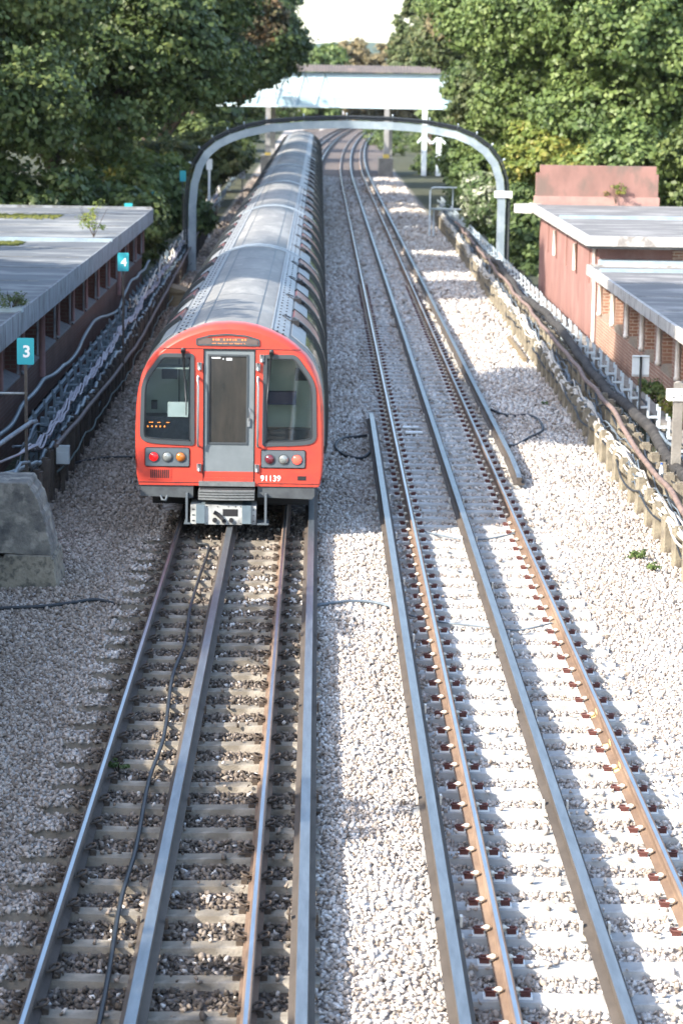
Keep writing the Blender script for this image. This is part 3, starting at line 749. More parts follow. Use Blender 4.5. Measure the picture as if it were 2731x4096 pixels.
# groove lines on the shell
g = MB()
g.box(-.98, .98, -.004, .002, 2.515, 2.525); g.box(-1.28, -.40, -.004, .002, .635, .645); g.box(.40, 1.26, -.004, .002, .635, .645)
g.box(-.368, -.360, -.006, .002, .665, 2.505); g.box(.345, .353, -.006, .002, .665, 2.505); g.box(-.368, .353, -.006, .002, 2.505, 2.513)
g.build("panel_gap", M['dark'], c0)
for lp, nm in ((winL, 'l'), (winR, 'r')):
    w = MB(); ring(w, inset(lp, -.022), inset(lp, .032), -.016, .03); wf = w.build("windscreen", M['frame'], c0)
    w = MB(); ring(w, inset(lp, .033), inset(lp, .052), -.004, .03); w.build("window_rubber", M['rubber'], c0)
    w = MB(); tess([inset(lp, .03)], .012, w); w.build("window_glass", M['glass'], c0)
# cab interior
ci = MB()
il = [(-1.24, .95), (-1.24, 1.95), (-1.12, 2.25), (-.95, 2.46), (-.6, 2.6), (.6, 2.6), (.95, 2.46), (1.12, 2.25), (1.24, 1.95), (1.24, .95)]
ci.add([(x, .95, z) for x, z in il], [tuple(range(10))], 0)
ci.prism(il, .04, .95, 0, caps=False)
for x in (-.42, .40): ci.box(x - .02, x + .02, .03, .95, .95, 2.6, 0)
ci.box(-1.22, -.44, .04, .42, 1.0, 1.56, 1); ci.box(.42, 1.22, .04, .30, 1.0, 1.40, 1)
ci.box(-1.0, -.78, .93, .945, 1.98, 2.16, 2); ci.box(.90, 1.08, .93, .945, 1.98, 2.16, 2)
ci.box(-.76, -.745, .93, .94, 1.5, 2.4, 2)
ci.box(.46, .92, .55, .72, 1.68, 1.86, 3); ci.box(-1.12, -1.04, .5, .6, 1.6, 1.72, 1)
ci.box(-1.18, -.5, .10, .5, 2.22, 2.24, 0)
ci.build("cab_interior", [M['cabwall'], M['cabdesk'], M['frame'], M['seat']], c0)
p = MB(); p.box(-.86, -.575, .022, .026, 1.56, 1.77); p.box(-.79, -.76, .020, .022, 1.66, 1.69, 1)
p.box(-.72, -.62, .020, .022, 1.70, 1.71, 1); p.box(-.72, -.62, .020, .022, 1.67, 1.675, 1); p.box(-.72, -.64, .020, .022, 1.64, 1.645, 1); p.build("paper_notice", [M['paper'], M['signgrey']], c0)
l = MB()
for k in range(3): l.box(-1.12 + k * .115 + (.01 if k == 2 else 0), -1.075 + k * .115 + .012 * (k != 1), .022, .03, 1.475, 1.482)
for k in range(5): l.box(-1.145 + k * .058, -1.127 + k * .058, .022, .03, 1.412, 1.432)
l.build("cab_display", M['led'], c0)
# door
d = MB(); glz = [(-.285, 1.205), (-.285, 2.425), (.235, 2.425), (.235, 1.205)]
tess([inset(door, .006), glz], .012, d); d.box(-.354, .339, .006, .03, .667, .80, 1); d.box(-.354, .339, -.012, .01, .667, .715, 1)
dr = d.build("front_door", [M['grey'], M['red']], c0)
d = MB(); ring(d, inset(glz, -.02), inset(glz, .005), .0, .02); d.build("door_window_frame", M['frame'], c0)
d = MB(); d.box(-.282, .232, .016, .02, 1.207, 2.423); d.build("door_glass", M['doorglass'], c0)
d = MB(); d.box(-.255, -.13, .010, .0155, 2.385, 2.405); d.box(-.05, .03, .010, .0155, 2.36, 2.395); d.box(-.10, -.085, .010, .0155, 2.37, 2.39); d.build("door_sticker", M['paper'], c0)
d = MB(); d.tube([(.26, -.0, 1.52), (.275, -.045, 1.56), (.285, -.05, 1.66), (.275, -.0, 1.70)], .010, 6); d.box(.245, .285, -.012, .012, 1.44, 1.56); d.build("door_handle", M['steel'], c0)
# sill below door, anti climber, coupler
d = MB(); d.box(-.42, .36, -.05, .1, .60, .665); d.build("door_step", M['tread'], c0)
d = MB()
for k in range(4):
    z = .425 + k * .037; seg = 10
    pr = [(-.42 + .78 * q / seg, -.16 - .035 * math.sin(math.pi * q / seg)) for q in range(seg + 1)] + [(.36, .1), (-.42, .1)]
    d.prism(pr, z, z + .026, axis='z')
d.box(-.40, .34, -.12, .1, .42, .575, 1); d.build("anti_climber", [M['tread'], M['dark']], c0)
for sx_, x0, x1 in ((-1, -1.235, -.50), (1, .40, 1.195)):
    d = MB(); d.prism([(x0, .60), (x0 + .02 * 0, .44), (x1, .42), (x1, .60)] if sx_ < 0 else [(x0, .60), (x0, .44), (x1 - .03, .42), (x1, .47), (x1, .60)], .02, .30); d.build("front_skirt", M['skirt'], c0)
d = MB(); d.box(-.53, -.45, -.10, .3, .07, .34); d.box(-.45, -.33, -.155, .3, .09, .345, 1); d.box(-.33, .19, -.12, .3, .07, .35); d.box(.19, .315, -.155, .3, .09, .345, 1); d.box(.315, .385, -.10, .3, .07, .34)
cp = d.build("coupler", [M['coupler'], M['bluegrey']], c0)
d = MB(); d.box(-.08, .13, -.124, -.1, .19, .29)
for (x, z) in ((-.19, .135), (-.06, .12), (.04, .135)): d.cyl((x, -.15, z), (x, -.11, z), .033, 12)
d.tube([(-.20, -.15, .25), (-.14, -.16, .22), (-.08, -.15, .15)], .03, 6)
for x in (-.50, -.48, .35):
    for z in (.12, .2, .28): d.cyl((x, -.108, z), (x, -.09, z), .009, 6)
for x in (-.30, -.15, .0, .10, .17):
    for z in (.09, .325): d.cyl((x, -.126, z), (x, -.11, z), .008, 6)
d.build("coupler_fitting", M['dark'], c0)
d = MB(); d.box(-.60, -.57, -.1, .2, .08, .5); d.box(.50, .53, -.1, .2, .08, .5); d.box(-.62, -.53, -.12, .2, .07, .09); d.box(.4, .56, -.12, .2, .07, .09)
d.tube([(-.95, 0, .45), (-.93, -.05, .40), (-.88, -.05, .39), (-.86, 0, .45)], .018, 6); d.build("life_guard", M['panel'], c0)
# lamps
for (x0, x1, z0, z1, ls) in ((-1.175, -.55, .86, 1.135, ((-1.05, 'lampred'), (-.86, 'lampclr'), (-.675, 'lampamb'))), (.44, 1.065, .86, 1.12, ((.565, 'lampdk'), (.76, 'lampclr'), (.945, 'lamplit')))):
    pnl = rounded([(x0, z0), (x1, z0), (x1, z1), (x0, z1)], .03); d = MB(); tess([pnl], -.012, d); ring(d, pnl, inset(pnl, .01), -.012, .0); d.build("lamp_panel", M['panel'], c0)
    for x, mm in ls:
        z = 1.0 if x < 0 else .985
        d = MB(); d.ball((x, -.014, z), (.066, .035, .066), 0, 16, 10); d.build("headlight" if mm == 'lampclr' else "tail_light" if 'red' in mm or mm in ('lamplit', 'lampdk') else "marker_light", M[mm], c0)
        d = MB(); pr = [(x + .076 * math.cos(t_ * math.pi / 9), z + .076 * math.sin(t_ * math.pi / 9)) for t_ in range(18)]; ring(d, pr, [(x + .064 * math.cos(t_ * math.pi / 9), z + .064 * math.sin(t_ * math.pi / 9)) for t_ in range(18)], -.022, -.01); d.build("lamp_rim", M['frame'], c0)
# grille, slot, number
d = MB(); d.box(-1.13, -.81, -.008, .002, .675, .845, 1); 
for k in range(10): d.box(-1.095 + k * .027, -1.095 + k * .027 + .014, -.012, .0, .70, .82)
d.build("air_grille", [M['dark'], M['red']], c0)
d = MB(); d.box(.955, 1.075, -.004, .003, .69, .75); d.build("step_slot", M['dark'], c0)
text_obj("number_plate", "91139", .115, (.58, -.006, .71), (R90, 0, 0), M['paint'], c0, bold=.0012, ext=.001, sx=1.0)
# destination box
d = MB(); bx = rounded([(-.47, 2.565), (.41, 2.565), (.41, 2.66), (.22, 2.715), (-.03, 2.735), (-.28, 2.715), (-.47, 2.66)], .02)
ring(d, bx, inset(bx, .022), -.014, .01); d.build("destination_box_frame", M['frame'], c0)
d = MB(); d.box(-.44, .38, -.010, .0, 2.583, 2.672); d.build("destination_display", M['brown'], c0)
d = MB(); x = -.24
for w_, gp in ((.022, .02), (.012, .016), (.024, .055), (.022, .026), (.018, .02), (.02, .024), (.012, .018), (.02, .07), (.024, .02), (.02, .02)):
    d.box(x, x + w_, -.013, -.010, 2.640, 2.662); x += w_ + gp
x = -.245
for w_, gp in ((.05, .028), (.06, .022), (.05, .024), (.05, .026), (.07, .016), (.014, .03), (.014, .02)):
    d.box(x, x + w_, -.013, -.010, 2.594, 2.600); x += w_ + gp
d.build("destination_letters", M['leddim'], c0)
# wipers, handrails, hinges
for (x0, z0, x1, z1) in ((-.645, 2.50, -.60, 1.74), (.575, 2.485, .52, 1.80)):
    d = MB(); d.tube([(x0, -.02, z0 + .01), (x0, -.06, z0 - .02)], .035, 8); d.tube([(x0, -.06, z0), ((x0 + x1) / 2, -.055, (z0 + z1) / 2), (x1, -.03, z1)], [.022, .012, .008], 6); d.box(x1 - .008, x1 + .008, -.03, -.012, z1 - .15, z1 + .35); d.build("wiper", M['rubber'], c0)
for x in (-.435, .395):
    d = MB(); d.tube([(x, .0, 2.13), (x, -.07, 2.10), (x, -.085, 2.0), (x, -.085, 1.3), (x, -.07, 1.19), (x, 0, 1.16)], .017, 8); d.build("handrail", M['steel'], c0)
for x, z in ((-.42, 2.28), (.39, 2.28), (-.42, .86), (.385, .86), (.44, 2.40)):
    d = MB(); d.box(x - .03, x + .03, -.03, .0, z - .05, z + .05); d.cyl((x, -.035, z - .055), (x, -.035, z + .055), .013, 6); d.build("door_hinge", M['steel'], c0)

# ------------------------------------------------------------------ cable gantry arch
AY = 82.5
path = [(-4.18, 0), (-4.18, 2.2), (-4.12, 2.9), (-3.95, 3.5), (-3.70, 3.92), (-3.35, 4.22), (-2.9, 4.45), (-2.4, 4.62), (-1.7, 4.78), (-.5, 4.90), (.9, 4.95), (2.4, 4.92), (3.6, 4.83), (4.5, 4.66), (5.05, 4.44), (5.5, 4.13), (5.82, 3.72), (6.0, 3.2), (6.08, 2.5), (6.08, 0)]
def arch_sec(path, hw, d0, d1, mi, mb):
    vs = []; n = len(path)
    for i, (x, z) in enumerate(path):
        a = Vector(path[max(i - 1, 0)]); c = Vector(path[min(i + 1, n - 1)]); t_ = (c - a).normalized(); nn = Vector((-t_.y, t_.x))
        for q, yy in ((hw[0], d0), (hw[1], d0), (hw[1], d1), (hw[0], d1)): vs.append((x + nn.x * q, yy, z + nn.y * q))
    fs = [(i * 4 + k, i * 4 + (k + 1) % 4, (i + 1) * 4 + (k + 1) % 4, (i + 1) * 4 + k) for i in range(n - 1) for k in range(4)]
    mb.add(vs, fs + [(0, 1, 2, 3), tuple(n * 4 - 4 + k for k in range(4))], mi, False)
ag = empty("cable_gantry", (0, AY, 0)); tag(ag, "blue-grey steel arch gantry spanning both tracks in front of the footbridge", "gantry")
mb = MB(); arch_sec(path, (-.125, -.112), -.13, .13, 0, mb); arch_sec(path, (.112, .125), -.13, .13, 0, mb); arch_sec(path, (-.112, .112), -.124, .124, 0, mb)
mb.box(-4.42, -3.94, -.25, .25, 0, .03); mb.box(5.84, 6.32, -.25, .25, 0, .03); mb.build("arch_beam", M['archp'], ag)
for k, (d, yy, r) in enumerate(((.19, 0, .04), (.27, .05, .035), (.20, .10, .035), (.26, -.05, .03))):
    pts_ = []
    for i, (x, z) in enumerate(path):
        a = Vector(path[max(i - 1, 0)]); c = Vector(path[min(i + 1, len(path) - 1)]); t_ = (c - a).normalized(); pts_.append((x - t_.y * d, yy, z + t_.x * d))
    mb = MB(); mb.tube(pts_, r, 6); mb.build("arch_cable", M['cableblk'], ag)
for k in range(3, 17):
    x, z = path[k]; a = Vector(path[k - 1]); c = Vector(path[k + 1]); t_ = (c - a).normalized()
    mb = MB(); mb.tube([(x - t_.y * .14, 0, z + t_.x * .14), (x - t_.y * .40, 0, z + t_.x * .34)], .018, 6); mb.ball((x - t_.y * .35, 0, z + t_.x * .35), .028, 0, 6, 4); mb.build("cable_peg", M['galv'], ag)
mb = MB(); mb.box(5.83, 6.42, -.17, -.15, 2.62, 2.84); pl_ = mb.build("number_plate", M['signwht'], ag)
text_obj("plate_text", "D45A", .17, (6.10, -.175, 2.735), (R90, 0, 0), M['signtxt'], ag, bold=-.002, ext=.001)

# ------------------------------------------------------------------ footbridge
BY = 171.0
fb = empty("footbridge", (0, BY, 0)); tag(fb, "pale blue enclosed footbridge with corrugated roof crossing the tracks far behind the arch", "footbridge")
mb = MB(); mb.box(-9, 10.5, -.06, 0, 5.25, 6.82); mb.build("upper_panel", M['bridgewht'], fb)
mb = MB(); mb.box(-9, 10.5, -.05, 0, 4.66, 5.25); mb.build("lower_panel", M['bridgeblu'], fb)
mb = MB(); mb.box(-9, 10.5, -.12, .1, 4.52, 4.66); mb.box(-9, 10.5, -.10, .1, 6.80, 6.88); mb.box(-9, 10.5, .1, 2.5, 4.50, 4.62); mb.build("bridge_beam", M['bridgetr'], fb)
mb = MB()
for k in range(7):
    x = -8.5 + k * 1.36
    mb.box(x - .035, x + .035, -.095, -.06, 4.66, 6.80)
    mb.tube([(x + .04, -.085, 4.68), (x + .66, -.085, 6.78)], .03, 4); mb.tube([(x + 1.32, -.085, 4.68), (x + .70, -.085, 6.78)], .03, 4)
mb.build("bridge_truss", M['bridgetr'], fb)
mb = MB(); prf = []
for k in range(196): prf.append((-9.3 + k * .1035, .03 * (k % 2)))
vs = [(x, -.35, 6.92 + z) for x, z in prf] + [(x, 1.2, 7.40 + z) for x, z in prf] + [(x, 2.8, 6.95 + z) for x, z in prf]; n = len(prf)
mb.add(vs, [(j * n + i, j * n + i + 1, (j + 1) * n + i + 1, (j + 1) * n + i) for j in (0, 1) for i in range(n - 1)]); mb.build("bridge_roof", M['asbestos'], fb)
mb = MB(); mb.box(-9, 10.5, 2.4, 2.5, 4.6, 6.9); mb.build("back_panel", M['bridgeblu'], fb)
for x, s_ in ((-3.52, 1), (4.60, 1)):
    mb = MB(); mb.box(x - .48, x + .48, -.5, 3.0, -.1, 1.15 if x > 0 else 1.25); mb.build("pier_plinth", M['conc'], fb)
    mb = MB(); mb.box(x - .17, x + .17, -.15, .15, 1.15, 4.52); mb.box(x - .13 + .3, x + .17 + .3, 2.2, 2.5, 1.15, 4.52); mb.box(x - .2, x + .2, -.18, .18, 1.15, 1.42, 1); mb.build("pier", [M['colgrey'], M['yellow']], fb)
for x, z1 in ((7.2, 4.55), (8.2, 2.6)):
    mb = MB(); mb.box(x - .17, x + .17, -.2, .1, 0, z1)
    mb.tube([(x - .1, -.1, z1 if z1 < 3 else 2.65), (x - .45, -.1, (z1 if z1 < 3 else 2.65) - .42)], .09, 6); mb.tube([(x + .1, -.1, z1 if z1 < 3 else 2.65), (x + .45, -.1, (z1 if z1 < 3 else 2.65) - .42)], .09, 6)
    mb.build("white_column", M['colwht'], fb)

# ------------------------------------------------------------------ flat-roofed buildings
lb = empty("brick_building", (-5.1, 39, 0)); tag(lb, "low dark brick building with a stained flat roof left of the tracks", "building")
def LO(mb, nm, m): return mb.build(nm, m, lb, (5.1, -39, 0))
mb = MB(); mb.box(-12, -5.1, 8, 71.8, -.1, 1.28); mb.box(-12, -5.32, 8, 71.8, 1.28, 2.26);  # near end extended out of view, added to shade the left ballast shoulder
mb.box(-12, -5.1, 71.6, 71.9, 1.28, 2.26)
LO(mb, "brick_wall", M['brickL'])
mb = MB(); k = 0
for k in range(17):
    y = 71.75 - 2.93 * k
    mb.box(-5.4, -5.1, y - .42, y, 1.28, 2.26)
LO(mb, "brick_pilaster", M['brickL'])
mb = MB()
for k in range(17):
    y = 71.75 - 2.93 * k
    mb.prism([(-5.32, 1.28), (-5.06, 1.28), (-5.06, 1.31), (-5.32, 1.42)], y - 2.93 + .02, y - .44)
LO(mb, "window_sill", M['sillL'])
for k in range(12):
    y = 71.75 - 2.93 * k
    mb = MB(); big = k in (3, 9)
    mb.tube([(-5.06, y - .05, 2.2), (-5.06, y - .05, .9 if big else 1.36)], .065 if big else .035, 8); LO(mb, "drain_pipe", M['pipeL'])
    mb = MB(); mb.tube([(-5.04, y - .95, 2.26), (-5.04, y - .95, 1.40)], .02, 6); LO(mb, "conduit", M['fasciaL'])
mb = MB()
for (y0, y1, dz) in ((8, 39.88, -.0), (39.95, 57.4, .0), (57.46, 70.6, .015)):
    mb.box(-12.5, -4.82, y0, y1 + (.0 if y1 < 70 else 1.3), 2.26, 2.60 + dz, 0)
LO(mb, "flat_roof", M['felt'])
mb = MB()
for (y0, y1) in ((8, 39.88), (39.95, 57.4), (57.46, 71.95)): mb.box(-4.82, -4.78, y0, y1, 2.24, 2.63)
mb.box(-12.5, -4.82, 71.90, 71.96, 2.24, 2.68)
LO(mb, "roof_edge", M['fasciaL'])
mb = MB()
for y in (39.9, 57.4): mb.box(-12.5, -4.76, y - .04, y + .12, 2.60, 2.68)
LO(mb, "roof_flashing", M['upstand'])
mb = MB()
for k, y in enumerate((27, 30.2, 33.1, 36.4, 43.0, 46.1, 49.4, 52.3, 55.1, 60.3, 63.4, 66.2, 69.0)): mb.box(-12.4, -4.9 - .15 * (k % 3), y, y + .05, 2.60, 2.606 + (.015 if y > 57 else 0))
tag(LO(mb, "felt_lap", M['concdk']), kind="stuff")
# right building, lower and taller part
rb = empty("brick_building", (6.8, 45, 0)); tag(rb, "orange brick building with white roof edge and white pipes, low front part on the right", "building")
def RO(mb, nm, m, r=None): return mb.build(nm, m, r or rb, (-6.8, -45, 0))
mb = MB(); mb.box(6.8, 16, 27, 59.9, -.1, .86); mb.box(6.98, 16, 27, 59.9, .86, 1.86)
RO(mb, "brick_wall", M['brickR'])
mb = MB(); ms = MB()
for k in range(13):
    y = 59.85 - 2.6 * k
    mb.box(6.8, 7.0, y - 1.25, y, .86, 1.86)
    pr = [(y - 1.27, .86), (y - 1.27, .88), (y - 1.5, 1.0), (y - 1.9, 1.06), (y - 2.3, 1.0), (y - 2.58, .88), (y - 2.58, .86)]
    ms.prism(pr, 6.77, 6.97, axis='x')
RO(mb, "brick_pilaster", M['brickR']); RO(ms, "window_sill", M['sill'])
for k in range(8):
    y = 58.75 - 2.6 * k
    mb = MB(); mb.tube([(6.74, y, 1.74), (6.74, y, 1.0)], .05, 8); mb.ball((6.74, y, .98), .07, 0, 8, 5); RO(mb, "white_pipe", M['pipewht'])
mb = MB(); mb.tube([(6.74, 62.1 - 1.9, 2.5), (6.74, 60.2, 1.75), (6.74, 60.0, 1.5), (6.74, 60.0, .05)], .045, 8); RO(mb, "down_pipe", M['pipewht'])
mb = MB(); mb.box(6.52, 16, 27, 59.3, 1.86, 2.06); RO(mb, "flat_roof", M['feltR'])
mb = MB(); mb.box(6.46, 6.53, 27, 59.36, 1.87, 2.10); mb.box(6.46, 16, 59.30, 59.38, 1.87, 2.11); RO(mb, "roof_edge", M['fasciaR'])
mb = MB(); mb.box(6.6, 16, 57.6, 57.8, 2.06, 2.13); mb.box(6.8, 16, 59.38, 59.9, 2.0, 2.2); RO(mb, "roof_flashing", M['upstand'])
mb = MB()
for k, y in enumerate((30, 33.5, 37.2, 40.6, 44.1, 47.7, 51, 54.4)): mb.box(6.6, 15.5, y, y + .05, 2.06, 2.066)
tag(RO(mb, "felt_lap", M['concdk']), kind="stuff")
# taller part
tb = empty("rendered_building", (6.8, 60, 0)); tag(tb, "taller pink rendered building with grey flat roof and pink parapet behind the low brick one", "building")
def TO(mb, nm, m): return mb.build(nm, m, tb, (-6.8, -60, 0))
mb = MB(); mb.box(6.8, 12.5, 59.92, 75.9, -.1, 1.45); mb.box(6.95, 12.5, 59.95, 75.9, 1.45, 2.48)
for (a, c) in ((59.92, 61.6), (61.95, 64.7), (65.05, 67.4), (67.75, 70.2), (70.55, 72.8), (73.15, 75.9)): mb.box(6.8, 6.97, a, c, 1.45, 2.48)
TO(mb, "rendered_wall", M['pinkp'])
mb = MB(); mb.box(8.6, 16, 59.90, 59.93, 2.16, 2.42); mb.box(6.94, 6.948, 60, 75.8, 1.47, 2.46); TO(mb, "brick_panel", M['brickR'])
mb = MB(); mb.box(6.52, 12.6, 59.4, 75.6, 2.48, 2.74); mb.box(12.6, 17, 59.4, 72, 2.48, 2.74); TO(mb, "flat_roof", M['feltR'])
mb = MB(); mb.box(6.44, 6.53, 59.35, 75.7, 2.55, 2.79); mb.box(6.44, 17, 59.30, 59.40, 2.55, 2.79); mb.prism([(6.5, 75.3), (6.0, 75.6), (5.98, 75.9), (6.6, 76.3), (7.0, 76.3)], 2.48, 2.74, axis='z'); TO(mb, "roof_edge", M['fasciaR'])
mb = MB(); mb.box(6.62, 17, 67.9, 68.1, 2.74, 2.82); TO(mb, "roof_flashing", M['upstand'])
mb = MB(); mb.box(6.62, 10.45, 76.0, 76.35, 2.70, 2.98, 1); mb.box(6.66, 10.40, 76.04, 76.31, 2.98, 3.68); mb.box(6.78, 10.33, 76.06, 76.29, 3.68, 3.92); TO(mb, "parapet", [M['pinkpar'], M['salmon']])
for (x, y) in ((6.75, 70.6), (6.75, 65.0)):
    mb = MB(); mb.tube([(x, y, 2.25), (x, y, 1.55)], .045, 8); TO(mb, "white_pipe", M['pipewht'])

# ------------------------------------------------------------------ concrete buttress, posts, brackets, cables
bt = empty("concrete_buttress", (-3.7, 30.6, 0)); tag(bt, "stained tapering concrete buttress standing on the ballast at the left picture edge", "buttress")
def slab(prof, y0, y1, seed, nm, m):
    q = random.Random(seed); mb = MB(); P2 = []
    for a, c in zip(prof, prof[1:] + prof[:1]):
        for k in range(6): t_ = k / 6; P2.append((a[0] + (c[0] - a[0]) * t_ + q.uniform(-.008, .008), a[1] + (c[1] - a[1]) * t_ + q.uniform(-.008, .008)))
    n = len(P2); cxx = sum(p[0] for p in P2) / n; czz = sum(p[1] for p in P2) / n
    vs = [(cxx + (x - cxx) * .975, y0, czz + (z - czz) * .975) for x, z in P2] + [(x, y0 + .03, z) for x, z in P2] + [(x, y1, z) for x, z in P2]
    mb.add(vs, [(j * n + i, j * n + (i + 1) % n, (j + 1) * n + (i + 1) % n, (j + 1) * n + i) for j in (0, 1) for i in range(n)] + [tuple(range(n)), tuple(range(2 * n, 3 * n))[::-1]]); return mb.build(nm, m, bt)
slab([(-.65, .42), (.385, .40), (.37, .56), (.31, .80), (.21, 1.12), (.09, 1.33), (-.65, 1.33)], .03, .85, 1, "upper_block", M['concdk'])
slab([(-.65, -.1), (.47, -.1), (.43, .36), (.38, .395), (-.20, .41), (-.22, .36), (-.65, .36)], -.04, .9, 2, "base_block", M['conclow'])

def posts(x0f, ys_, h, w, dpt, m, name, label, cat, group, bases=-.1, hv=.05):
    first = None
    for y in ys_:
        if first is None:
            mb = MB(); c_ = w * .18
            mb.prism([(-w / 2 + c_, -dpt / 2), (w / 2 - c_, -dpt / 2), (w / 2, -dpt / 2 + c_), (w / 2, dpt / 2), (-w / 2, dpt / 2), (-w / 2, -dpt / 2 + c_)], bases, h, axis='z')
            mb.prism([(-w / 2 + c_ * 1.4, -dpt / 2 + c_), (w / 2 - c_ * 1.4, -dpt / 2 + c_), (w / 2 - c_, dpt / 2 - c_), (-w / 2 + c_, dpt / 2 - c_)], h, h + .03, axis='z')
            o = mb.build(name, m); first = o
        else: o = first.copy(); COL.objects.link(o)
        o.location = (x0f(y) + rnd.uniform(-.015, .015), y + rnd.uniform(-.03, .03), rnd.uniform(-hv, 0)); o.rotation_euler = (rnd.uniform(-.03, .03), rnd.uniform(-.03, .03), rnd.uniform(-.12, .12))
        tag(o, label, cat, group)
fx = lambda y: 4.90 + max(0, y - 32) * .0068
posts(fx, np.arange(31.6, 118, 1.02), .52, .16, .13, M['postR'], "concrete_post", "weathered low concrete post in the front row under the right-hand cables", "post", "front row of cable posts on the right")
posts(lambda y: fx(y) + .38, np.arange(32.0, 100, 1.05), .70, .19, .16, M['postR'], "concrete_post", "taller speckled concrete post in the rear row under the right-hand cables", "post", "rear row of cable posts on the right")
lx = lambda y: -4.03 - max(0, y - 45) * .009
posts(lx, np.arange(35.2, 112, .95), .78, .16, .14, M['postL'], "concrete_post", "dark low post beneath the left-hand cables", "post", "front row of cable posts on the left")
def brackets(xf, ys_, h, m, label, group, side=-1, wide=False):
    first = None
    for y in ys_:
        if first is None:
            mb = MB(); mb.box(-.02, .02, -.045, .045, -.05, h)
            if wide: mb.box(-.09, -.02, -.09, .09, .18, h - .25)
            for z in (h - .17, h - .47): mb.box(min(0, side * .2), max(0, side * .2), -.03, .03, z - .025, z + .012); mb.box(side * .2 - .012, side * .2 + .012, -.03, .03, z, z + .10)
            mb.box(-.05, -.02, -.02, .02, h - .06, h + .05)
            o = mb.build("cable_bracket", m); first = o
        else: o = first.copy(); COL.objects.link(o)
        o.location = (xf(y), y, rnd.uniform(-.02, .02)); o.rotation_euler = (0, rnd.uniform(-.02, .02), rnd.uniform(-.06, .06)); tag(o, label, "bracket", group)
brackets(lambda y: 6.0, np.arange(37.5, 122, 1.3), .83, M['galv'], "pale steel cable bracket standing before the right-hand buildings and bushes", "pale cable brackets on the right")
brackets(lambda y: -4.42 - max(0, y - 45) * .006, np.arange(38.8, 118, 1.25), 1.12, M['bluegrey'], "blue-grey steel cable bracket of the left-hand cable run", "blue-grey cable brackets on the left", 1, True)

def wire(name, label, xf, zf, y0, y1, r, m, cat="cable", sag=.05, per=1.3, wob=.02, seed=1, step=.33, n=6, grp=None, strands=None, extra=None):
    q = random.Random(seed); ph = q.uniform(0, 6); ys_ = list(np.arange(y0, y1, step)) + [y1]; mb = MB()
    strands = strands or [(0, 0, r)]
    for (ox, oz, rr) in strands:
        p_ = []; q2 = q.uniform(0, 6)
        for y in ys_:
            fr = ((y - y0) / per) % 1.0
            z = zf(y) + oz - sag * 4 * fr * (1 - fr) + wob * math.sin(y * .9 + ph) + wob * .5 * math.sin(y * 2.3 + q2)
            x = xf(y) + ox + wob * math.sin(y * .7 + ph * 2) + wob * .6 * math.sin(y * 1.9 + q2)
            p_.append((x, y, z))
        if extra: p_ = extra + p_
        mb.tube(p_, rr, n)
    o = mb.build(name, m); tag(o, label, cat, grp); return o
# right side
fr_ = fx
wire("pipe", "pinkish brown pipe lying along the tops of the right-hand posts", lambda y: fr_(y) + .19, lambda y: .55 + min(.27, max(0, y - 33) * .022), 27, 100, .042, M['pink'], "pipe", .01, 2.6, .022, 3, n=10)
for k in range(30):
    pass
wire("cable_bundle", "bundle of dusty white cables tied along the front posts on the right", lambda y: fr_(y) + .03, lambda y: .50 + min(.10, max(0, y - 50) * .01), 27, 112, .03, M['cablewht'], "cable bundle", .09, 2.05, .035, 5,
     strands=[(0, 0, .034), (.05, .03, .022), (-.05, -.05, .020), (.08, -.04, .018), (.02, .07, .015)])
wire("cable_bundle", "tangle of thin dark and grey cables behind the white cables on the right", lambda y: fr_(y) + .12, lambda y: .46 + min(.12, max(0, y - 50) * .01), 27, 112, .02, M['cablegrey'], "cable bundle", .10, 1.02, .05, 6,
     strands=[(0, 0, .020), (.05, .05, .016), (-.06, .02, .014), (.02, -.08, .016), (-.1, -.1, .010)])
wire("black_cable", "thin black cable drooping lowest on the front posts on the right", lambda y: fr_(y) - .07, lambda y: .40, 27, 105, .016, M['cableblk'], "cable", .10, 3.1, .04, 7)
wire("lagged_pipe", "fat dark lagged pipe between the right-hand posts and the pale brackets", lambda y: 5.58 + .1 * math.sin(y * .35), lambda y: .52 + min(.25, max(0, y - 37) * .02), 29, 96, .095, M['lag'], "pipe", .02, 4, .03, 8, n=10)
wire("blue_cable", "smooth blue-grey cable hanging on the pale brackets on the right", lambda y: 5.76, lambda y: .66, 29, 118, .032, M['cablegrey'], "cable", .07, 1.3, .012, 9)
wire("black_cable", "black cable resting on the lower arms of the pale brackets on the right", lambda y: 5.85, lambda y: .42, 29, 118, .035, M['cableblk'], "cable", .05, 1.3, .02, 10)
mb = MB(); mb.box(6.18, 6.36, 27, 112, .0, .42); mb.box(6.15, 6.39, 27, 112, .42, .47); tag(mb.build("cable_trough", M['conc']), "long concrete cable trough along the foot of the right-hand buildings", "trough")
for k in range(6):
    wire("black_cable", ["thin black cable looping over the rear posts on the right", "thin grey cable snaking between the two post rows on the right", "black cable sagging behind the pink pipe on the right", "pale thin cable twisted round the white bundle on the right", "black cable lying on the trough edge on the right", "dark cable tangled beside the lagged pipe on the right"][k],
         lambda y, k=k: (fr_(y) + (.40, .26, .30, .06, 1.18, .85)[k]), lambda y, k=k: (.68, .50, .60, .50, .50, .55)[k], 27, 112, (.014, .012, .018, .013, .02, .022)[k], M[('cableblk', 'cablegrey', 'cableblk', 'cablewht', 'cableblk', 'cableblk')[k]], "cable", .10, 1.05 + .7 * k, .06, 60 + k)
